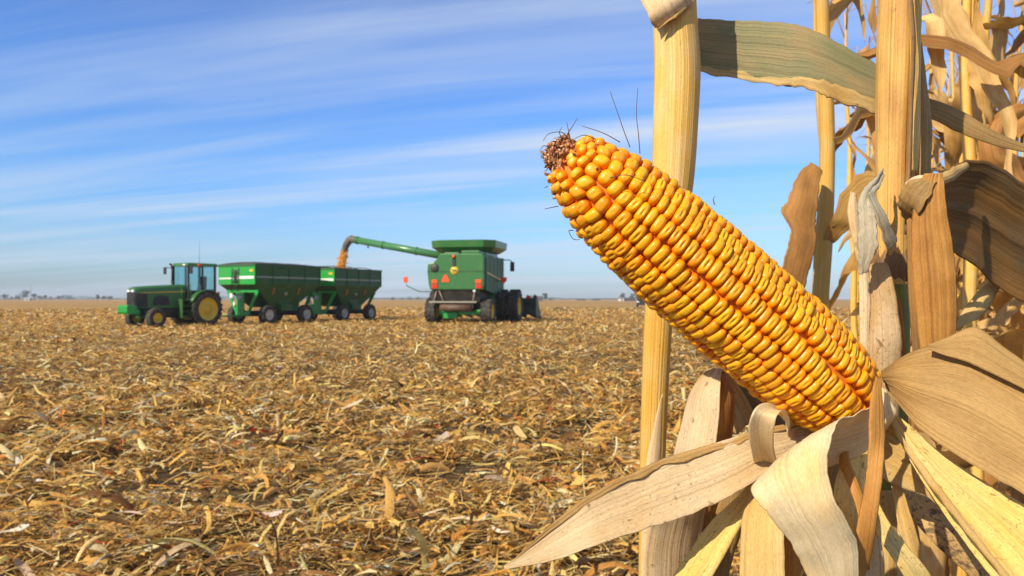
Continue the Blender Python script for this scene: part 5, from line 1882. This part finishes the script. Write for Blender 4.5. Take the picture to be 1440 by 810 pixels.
    for x in (5.05, 6.5):
        for y in (-0.95, 0.95):
            b.box(x - 0.05, x + 0.05, y - 0.05, y + 0.05, 2.3, 4.0)
    cab = b.build('cab_frame', G, root, bevel=0.03)
    for nm, bx in (('windscreen', (6.55, 6.57, -0.9, 0.9, 2.3, 4.0)), ('side_window', (5.1, 6.45, 0.93, 0.95, 2.3, 4.0)), ('side_window', (5.1, 6.45, -0.95, -0.93, 2.3, 4.0))):
        MB().box(*bx).build(nm, M['glass'], cab)
    b = MB()
    b.box(3.0, 4.0, -1.95, -1.75, 1.5, 1.9)
    b.build('fuel_tank', M['black'], root)
    b = MB()
    for k in range(6):
        b.box(5.2, 5.6, 1.1, 1.7, 0.6 + k * 0.28, 0.64 + k * 0.28)
    b.box(4.9, 6.4, 1.0, 1.75, 2.0, 2.06)
    b.build('steps', M['dgreen'], root)
    # feeder house and corn head
    b = MB()
    b.hexa([(5.0, -0.7, 1.3), (7.2, -0.7, 0.5), (7.2, 0.7, 0.5), (5.0, 0.7, 1.3)], [(5.0, -0.7, 2.0), (7.2, -0.7, 1.3), (7.2, 0.7, 1.3), (5.0, 0.7, 2.0)])
    b.build('feeder_house', M['dgreen'], root)
    b = MB()
    b.box(7.2, 7.4, -3.3, 3.3, 0.45, 1.55).box(6.9, 7.2, -3.2, 3.2, 1.2, 1.45).box(6.7, 7.2, -3.1, -1.6, 0.5, 1.1)
    for s in (-1, 1):
        b.prism([(7.2, 0.35), (8.6, 0.25), (9.4, 0.12), (8.4, 0.95), (7.9, 1.55), (7.2, 1.75)], 1, *sorted((s * 3.22, s * 3.4)))
    b.tube([(7.75, -3.2, 0.75), (7.75, 3.2, 0.75)], 0.22, 12)
    head = b.build('corn_head', paint('header_dark', (0.018, 0.035, 0.02), 0.5, 0.2), root)
    for k in range(9):
        y = -3.05 + k * 0.762
        b = MB()
        b.add([(7.7, y - 0.26, 0.45), (7.7, y + 0.26, 0.45), (7.7, y + 0.18, 0.95), (7.7, y - 0.18, 0.95), (8.6, y - 0.24, 0.32), (8.6, y + 0.24, 0.32), (8.5, y, 0.72), (9.5, y, 0.15)],
              [(0, 1, 2, 3), (0, 4, 5, 1), (1, 5, 6, 2), (2, 6, 3), (3, 6, 4, 0), (4, 7, 5), (5, 7, 6), (6, 7, 4)])
        b.build('snout', M['dgreen'], head)
    MB().box(7.1, 7.2, -3.0, -2.75, 1.5, 1.68).build('tail_light', M['red'], head)
    MB().box(7.1, 7.2, 2.75, 3.0, 1.5, 1.68).build('tail_light', M['red'], head)
    # world position of the spout's mouth
    mw = Matrix.Translation(Vector((-3.24, 46.0, 0))) @ Matrix.Rotation(hd, 4, 'Z')
    return mw @ (E + dv * 0.42 + Vector((0, 0, -0.75)))


mouth = combine()
gm = grain_mat()
mb = MB()
pts, rs = [], []
for k in range(12):
    t = k / 11
    pts.append(mouth + Vector((-0.30 * t, 0.06 * t, 0.12 - 1.75 * t - 0.1 * t * t)))
    rs.append(0.13 + 0.03 * math.sin(k * 2.1) * t + 0.02 * t)
mb.tube(pts, rs, 14)
grnd = random.Random(4)
for i in range(1100):
    t = grnd.random()
    p = mouth + Vector((-0.30 * t, 0.06 * t, 0.05 - 1.8 * t)) + Vector((grnd.gauss(0, 0.13), grnd.gauss(0, 0.13), 0)) * (0.8 + 0.6 * t)
    mb.ball(p, grnd.uniform(0.012, 0.032), 4, (1, 1, 2.2))
o = mb.build('grain_stream', gm)
tag(o, 'golden stream of corn kernels pouring from the auger spout into the wagon', 'grain', kind='stuff')
# heap growing in the rear wagon
mb = MB()
N = 24
mx = Matrix.Translation(Vector((-11.61, 53.94, 0))) @ Matrix.Rotation(R(245), 4, 'Z')
cx0 = mx.inverted() @ Vector((mouth.x - 0.3, mouth.y, 0))
for i in range(N + 1):
    for j in range(N + 1):
        x, y = -2.5 + 5.0 * i / N, -1.44 + 2.88 * j / N
        dd = math.hypot(x - cx0.x, (y - max(-1, min(1, cx0.y))))
        z = 3.36 - 0.10 * dd + 0.10 * math.exp(-dd * dd) + 0.02 * mnoise.noise(Vector((x * 3, y * 3, 1)))
        mb.v.append(tuple(mx @ Vector((x, y, min(z, 3.5)))))
for i in range(N):
    for j in range(N):
        a = i * (N + 1) + j
        mb.f.append((a, a + 1, a + N + 2, a + N + 1))
        mb.s.append(True)
o = mb.build('grain_heap', gm, recalc=False)
tag(o, 'golden grain heap filling the rear wagon under the auger', 'grain', kind='stuff')


def pickup():
    d = 128.0
    root = empty('pickup_truck', ((904 - 720) / F * d, d, 0), R(-100), 'dark blue pickup truck parked far off in the field beside the golden stalk', 'pickup truck')
    b = MB()
    b.prism([(-2.7, 0.55), (2.5, 0.50), (2.7, 0.65), (2.65, 1.15), (1.2, 1.25), (-0.9, 1.25), (-0.95, 1.2), (-2.7, 1.2)], 1, -0.98, 0.98)
    b.prism([(1.25, 1.24), (0.55, 1.88), (-0.7, 1.9), (-0.9, 1.24)], 1, -0.84, 0.84)
    b.build('body', M['navy'], root, bevel=0.05)
    MB().hexa([(1.24, -0.74, 1.30), (1.24, 0.74, 1.30), (1.26, 0.74, 1.30), (1.26, -0.74, 1.30)], [(0.64, -0.68, 1.82), (0.64, 0.68, 1.82), (0.66, 0.68, 1.82), (0.66, -0.68, 1.82)]).build('windscreen', M['black'], root)
    for s in (-1, 1):
        MB().prism([(1.0, 1.30), (0.52, 1.80), (-0.62, 1.82), (-0.78, 1.30)], 1, *sorted((s * 0.842, s * 0.852))).build('side_window', M['black'], root)
        MB().box(2.64, 2.70, s * 0.75 - 0.18, s * 0.75 + 0.18, 0.90, 1.10).build('headlight', M['lamp'], root)
        for x in (-1.7, 1.75):
            wheel(root, x, s * 0.86, 0.40, 0.26, 0.22, 'greyrim', 0, s)
    MB().box(2.66, 2.72, -0.5, 0.5, 0.80, 1.08).build('grille', M['black'], root)
    MB().box(2.62, 2.82, -0.95, 0.95, 0.48, 0.70).build('bumper', M['black'], root, bevel=0.03)


pickup()


# ------------------------------------------------------------------ far horizon: trees, farm buildings, mast
def crown_mat(name, c):
    m, n, l, b = new_mat(name)
    g = n.new('ShaderNodeNewGeometry')
    f = noise_node(n, l, g.outputs['Position'], 0.5, 4, 0.6)
    r = ramp(n, [(0.3, tuple(0.7 * q for q in c)), (0.7, tuple(1.3 * q for q in c))])
    l.new(f, r.inputs[0])
    l.new(r.outputs[0], b.inputs['Base Color'])
    b.inputs['Roughness'].default_value = 0.9
    return m


CROWN = [crown_mat('far_foliage_grey', (0.065, 0.062, 0.045)), crown_mat('far_foliage_dark', (0.045, 0.05, 0.035)), crown_mat('far_foliage_rust', (0.10, 0.06, 0.035))]
BARK = crown_mat('bark', (0.08, 0.065, 0.05))


def far_tree(px, d, h, w, label, group=None, kind=0):
    h, w = h * 1.25, w * 1.2
    rnd = random.Random(int(px * 7 + h * 13))
    root = empty('tree', ((px - 720) / F * d, d, 0), 0, label, 'tree', group)
    b = MB()
    b.tube([(0, 0, 0), (0.1, 0, h * 0.3), (0, 0.1, h * 0.7)], [h * 0.035, h * 0.025, h * 0.01], 7)
    for k in range(5):
        a = rnd.uniform(0, 6.28)
        z0 = h * rnd.uniform(0.25, 0.5)
        b.tube([(0, 0, z0), (math.cos(a) * w * 0.2, math.sin(a) * w * 0.2, z0 + h * 0.15), (math.cos(a) * w * 0.38, math.sin(a) * w * 0.38, z0 + h * 0.3)], [h * 0.014, h * 0.01, h * 0.004], 5)
    b.build('trunk', BARK, root)
    b = MB()
    lobes = [(rnd.gauss(0, w * 0.22), rnd.gauss(0, w * 0.22), h * rnd.uniform(0.38, 0.80), w * rnd.uniform(0.16, 0.30)) for _ in range(9)]
    for i in range(520):
        lx_, ly_, lz_, lr = rnd.choice(lobes)
        v = Vector((rnd.gauss(0, 1), rnd.gauss(0, 1), rnd.gauss(0, 0.8)))
        v.normalize()
        p = Vector((lx_, ly_, lz_)) + v * lr * rnd.random() ** 0.4
        p.z = max(h * 0.12, min(h, p.z))
        s_ = h * rnd.uniform(0.025, 0.06)
        a1 = Vector((rnd.gauss(0, 1), rnd.gauss(0, 1), rnd.gauss(0, 1))).normalized()
        a2 = a1.cross(Vector((rnd.gauss(0, 1), rnd.gauss(0, 1), rnd.gauss(0, 1)))).normalized()
        b.add([p - a1 * s_, p + a2 * s_ * 0.6, p + a1 * s_, p - a2 * s_ * 0.6], [(0, 1, 2, 3)])
    b.build('crown', CROWN[kind], root, recalc=False)


def far_woods():
    rnd = random.Random(77)
    b = MB()
    for i in range(9000):
        x = rnd.uniform(-1150, 500)
        dens = mnoise.noise(Vector((x * 0.012, 3.3, 0))) + 0.5 * mnoise.noise(Vector((x * 0.05, 1.3, 0)))
        top = 2.2 + 5.5 * max(0.0, dens)
        p = Vector((x, 1500 + rnd.uniform(-12, 12), rnd.random() * top))
        s_ = rnd.uniform(0.5, 1.2)
        a1 = Vector((rnd.gauss(0, 1), rnd.gauss(0, 0.4), rnd.gauss(0, 1))).normalized()
        a2 = a1.cross(Vector((rnd.gauss(0, 0.4), 1, rnd.gauss(0, 0.4)))).normalized()
        b.add([p - a1 * s_, p + a2 * s_ * 0.8, p + a1 * s_, p - a2 * s_ * 0.8], [(0, 1, 2, 3)])
    tag(b.build('far_woods', CROWN[1], recalc=False), 'thin dark line of far woods along the horizon', 'woods', kind='stuff')


far_woods()
GT = 'trees along the far horizon'
D0 = 620.0
ppm = F / D0
far_tree(6.5, D0, 5.0, 4.2, 'round dark tree at the far left end of the horizon', GT, 0)
far_tree(15, D0 + 40, 2.8, 3.2, 'low faint bush right of the far left tree on the horizon', GT, 0)
far_tree(27, D0 - 20, 4.0, 5.0, 'dark tree leaning against the left side of the tallest farmyard tree', GT, 1)
far_tree(35, D0, 6.6, 6.0, 'tallest dark tree on the left horizon beside the white farm shed', GT, 1)
far_tree(48.5, D0 + 20, 5.2, 3.2, 'narrow dark tree just right of the radio mast', GT, 1)
far_tree(55.5, D0 + 30, 3.6, 3.0, 'short grey tree second right of the radio mast', GT, 0)
far_tree(63.5, D0, 4.0, 3.0, 'dark tree third right of the radio mast', GT, 1)
far_tree(71, D0 + 60, 2.8, 3.4, 'small pale bush fourth right of the radio mast', GT, 0)
far_tree(85, D0, 3.6, 4.0, 'dark tree left of the widest clump midway along the left horizon', GT, 1)
far_tree(96, D0, 3.8, 6.4, 'widest dark clump midway between the mast and the tractor', GT, 1)
far_tree(137, D0 + 30, 4.6, 3.0, 'slim grey tree on the horizon nearest left of the tractor pair', GT, 0)
far_tree(145, D0 + 40, 3.8, 2.4, 'thin faint tree between two others left of the tractor', GT, 0)
far_tree(153.5, D0, 3.9, 4.2, 'dark tree closest to the tractor nose on the horizon', GT, 1)
far_tree(552, D0, 2.4, 3.6, 'dark bush on the horizon right of the rear wagon', GT, 1)
far_tree(565, D0 + 20, 2.0, 4.0, 'flat dark bush on the horizon below the lamp arm', GT, 1)
far_tree(577, D0 + 20, 2.6, 5.0, 'wide dark bush on the horizon left of the combine', GT, 0)
far_tree(588, D0, 2.4, 4.0, 'dark bush touching the left edge of the combine', GT, 1)
far_tree(743, D0 - 140, 3.6, 3.4, 'round dark tree above the corn head of the combine', GT, 1)
far_tree(767, D0 - 140, 4.4, 3.2, 'tall narrow dark tree right of the combine corn head', GT, 1)
far_tree(775, D0 - 140, 1.8, 4.2, 'low dark bush right of the narrow tree by the corn head', GT, 1)
far_tree(876, D0 - 100, 4.6, 4.6, 'round grey tree above the white farmhouse under the ear', GT, 0)
far_tree(889, D0 - 60, 4.6, 3.4, 'faint pale tree behind the long dark barn', GT, 0)
far_tree(900, D0 - 100, 5.0, 5.2, 'dark tree behind the pickup truck', GT, 0)


def far_building(name, px, d, w, dep, h, roof_h, wall_c, roof_c, label, cat):
    root = empty(name, ((px - 720) / F * d, d, 0), R(8), label, cat)
    b = MB()
    b.box(-w / 2, w / 2, -dep / 2, dep / 2, 0, h)
    b.build('wall', paint('far_wall', wall_c, 0.7, 0.2), root)
    b = MB()
    b.prism([(-dep / 2 - 0.3, h + 0.004), (dep / 2 + 0.3, h + 0.004), (0, h + roof_h)], 0, -w / 2 - 0.3, w / 2 + 0.3)
    b.build('roof', paint('far_roof', roof_c, 0.6, 0.2), root)
    b = MB()
    b.box(-w * 0.12, w * 0.12, -dep / 2 - 0.05, -dep / 2 - 0.003, 0, h * 0.75)
    b.build('door', paint('far_door', (0.12, 0.10, 0.09), 0.7, 0.2), root)


far_building('farm_shed', 40, D0 - 40, 3.4, 5.0, 1.5, 0.8, (0.62, 0.62, 0.60), (0.45, 0.45, 0.46), 'small white farm shed on the left horizon under the radio mast', 'shed')
far_building('farmhouse', 873.5, D0 - 130, 2.6, 4.0, 1.6, 0.7, (0.70, 0.69, 0.66), (0.25, 0.23, 0.23), 'small white farmhouse on the horizon under the ear', 'house')
far_building('barn', 885, D0 - 130, 5.6, 6.0, 1.3, 0.9, (0.08, 0.075, 0.07), (0.06, 0.06, 0.065), 'long dark barn beside the white farmhouse', 'barn')
far_building('machine_shed', 817, D0 + 60, 7.0, 6.0, 0.9, 0.7, (0.12, 0.11, 0.10), (0.11, 0.11, 0.12), 'low dark machine shed alone on the horizon below the ear tip', 'shed')
far_building('barn', 838, D0 + 60, 6.0, 6.0, 0.8, 0.6, (0.11, 0.10, 0.09), (0.10, 0.10, 0.11), 'low dark barn between the lone shed and the white farmhouse', 'barn')
far_building('barn', 755, D0 - 140, 6.5, 6.0, 1.7, 1.4, (0.10, 0.09, 0.085), (0.09, 0.09, 0.10), 'dark barn on the horizon just above the corn head', 'barn')
root = empty('radio_mast', ((43.5 - 720) / F * D0, D0, 0), 0, 'thin grey radio mast rising over the farm on the left horizon', 'mast')
b = MB()
for k in range(3):
    a = 2 * math.pi * k / 3
    b.tube([(0.35 * math.cos(a), 0.35 * math.sin(a), 0), (0.15 * math.cos(a), 0.15 * math.sin(a), 12.5)], 0.07, 5)
for k in range(14):
    z = k * 0.9
    q = 0.35 - 0.2 * z / 12.5
    for j in range(3):
        a0, a1 = 2 * math.pi * j / 3, 2 * math.pi * (j + 1) / 3
        b.tube([(q * math.cos(a0), q * math.sin(a0), z), (q * math.cos(a1), q * math.sin(a1), z + 0.9)], 0.03, 4)
b.build('lattice', M['steel'], root)
b = MB()
b.tube([(0, 0, 12.4), (0, 0, 14.0)], 0.03, 5)
b.build('antenna', M['steel'], root)

# a cut stalk left standing in the stubble
g = P(391, 612, 1.5 * F / (612 - 420))
root = empty('stubble_stalk', (g.x, g.y, 0), 0, 'pale cut corn stalk still standing in the chopped residue', 'stalk')
link_mesh('stump', stalk_mesh('stump', [(0, 0, 0), (0.005, 0, 0.08), (0.0, 0.004, 0.16), (-0.008, 0.0, 0.235)], [0.020, 0.019, 0.020, 0.023], n=14, ridge=0.12, seed=9), LM['pale'], root)
for k, a in enumerate((0.4, 2.3, 4.4)):
    rnd = random.Random(k)
    me = field_leaf(rnd, 0.03, a, 0.24, 0.045, 'pale', R(55), 4.5, 0.6, 0.4, 300 + k)
    link_mesh('leaf', me, LM['field2'], root)
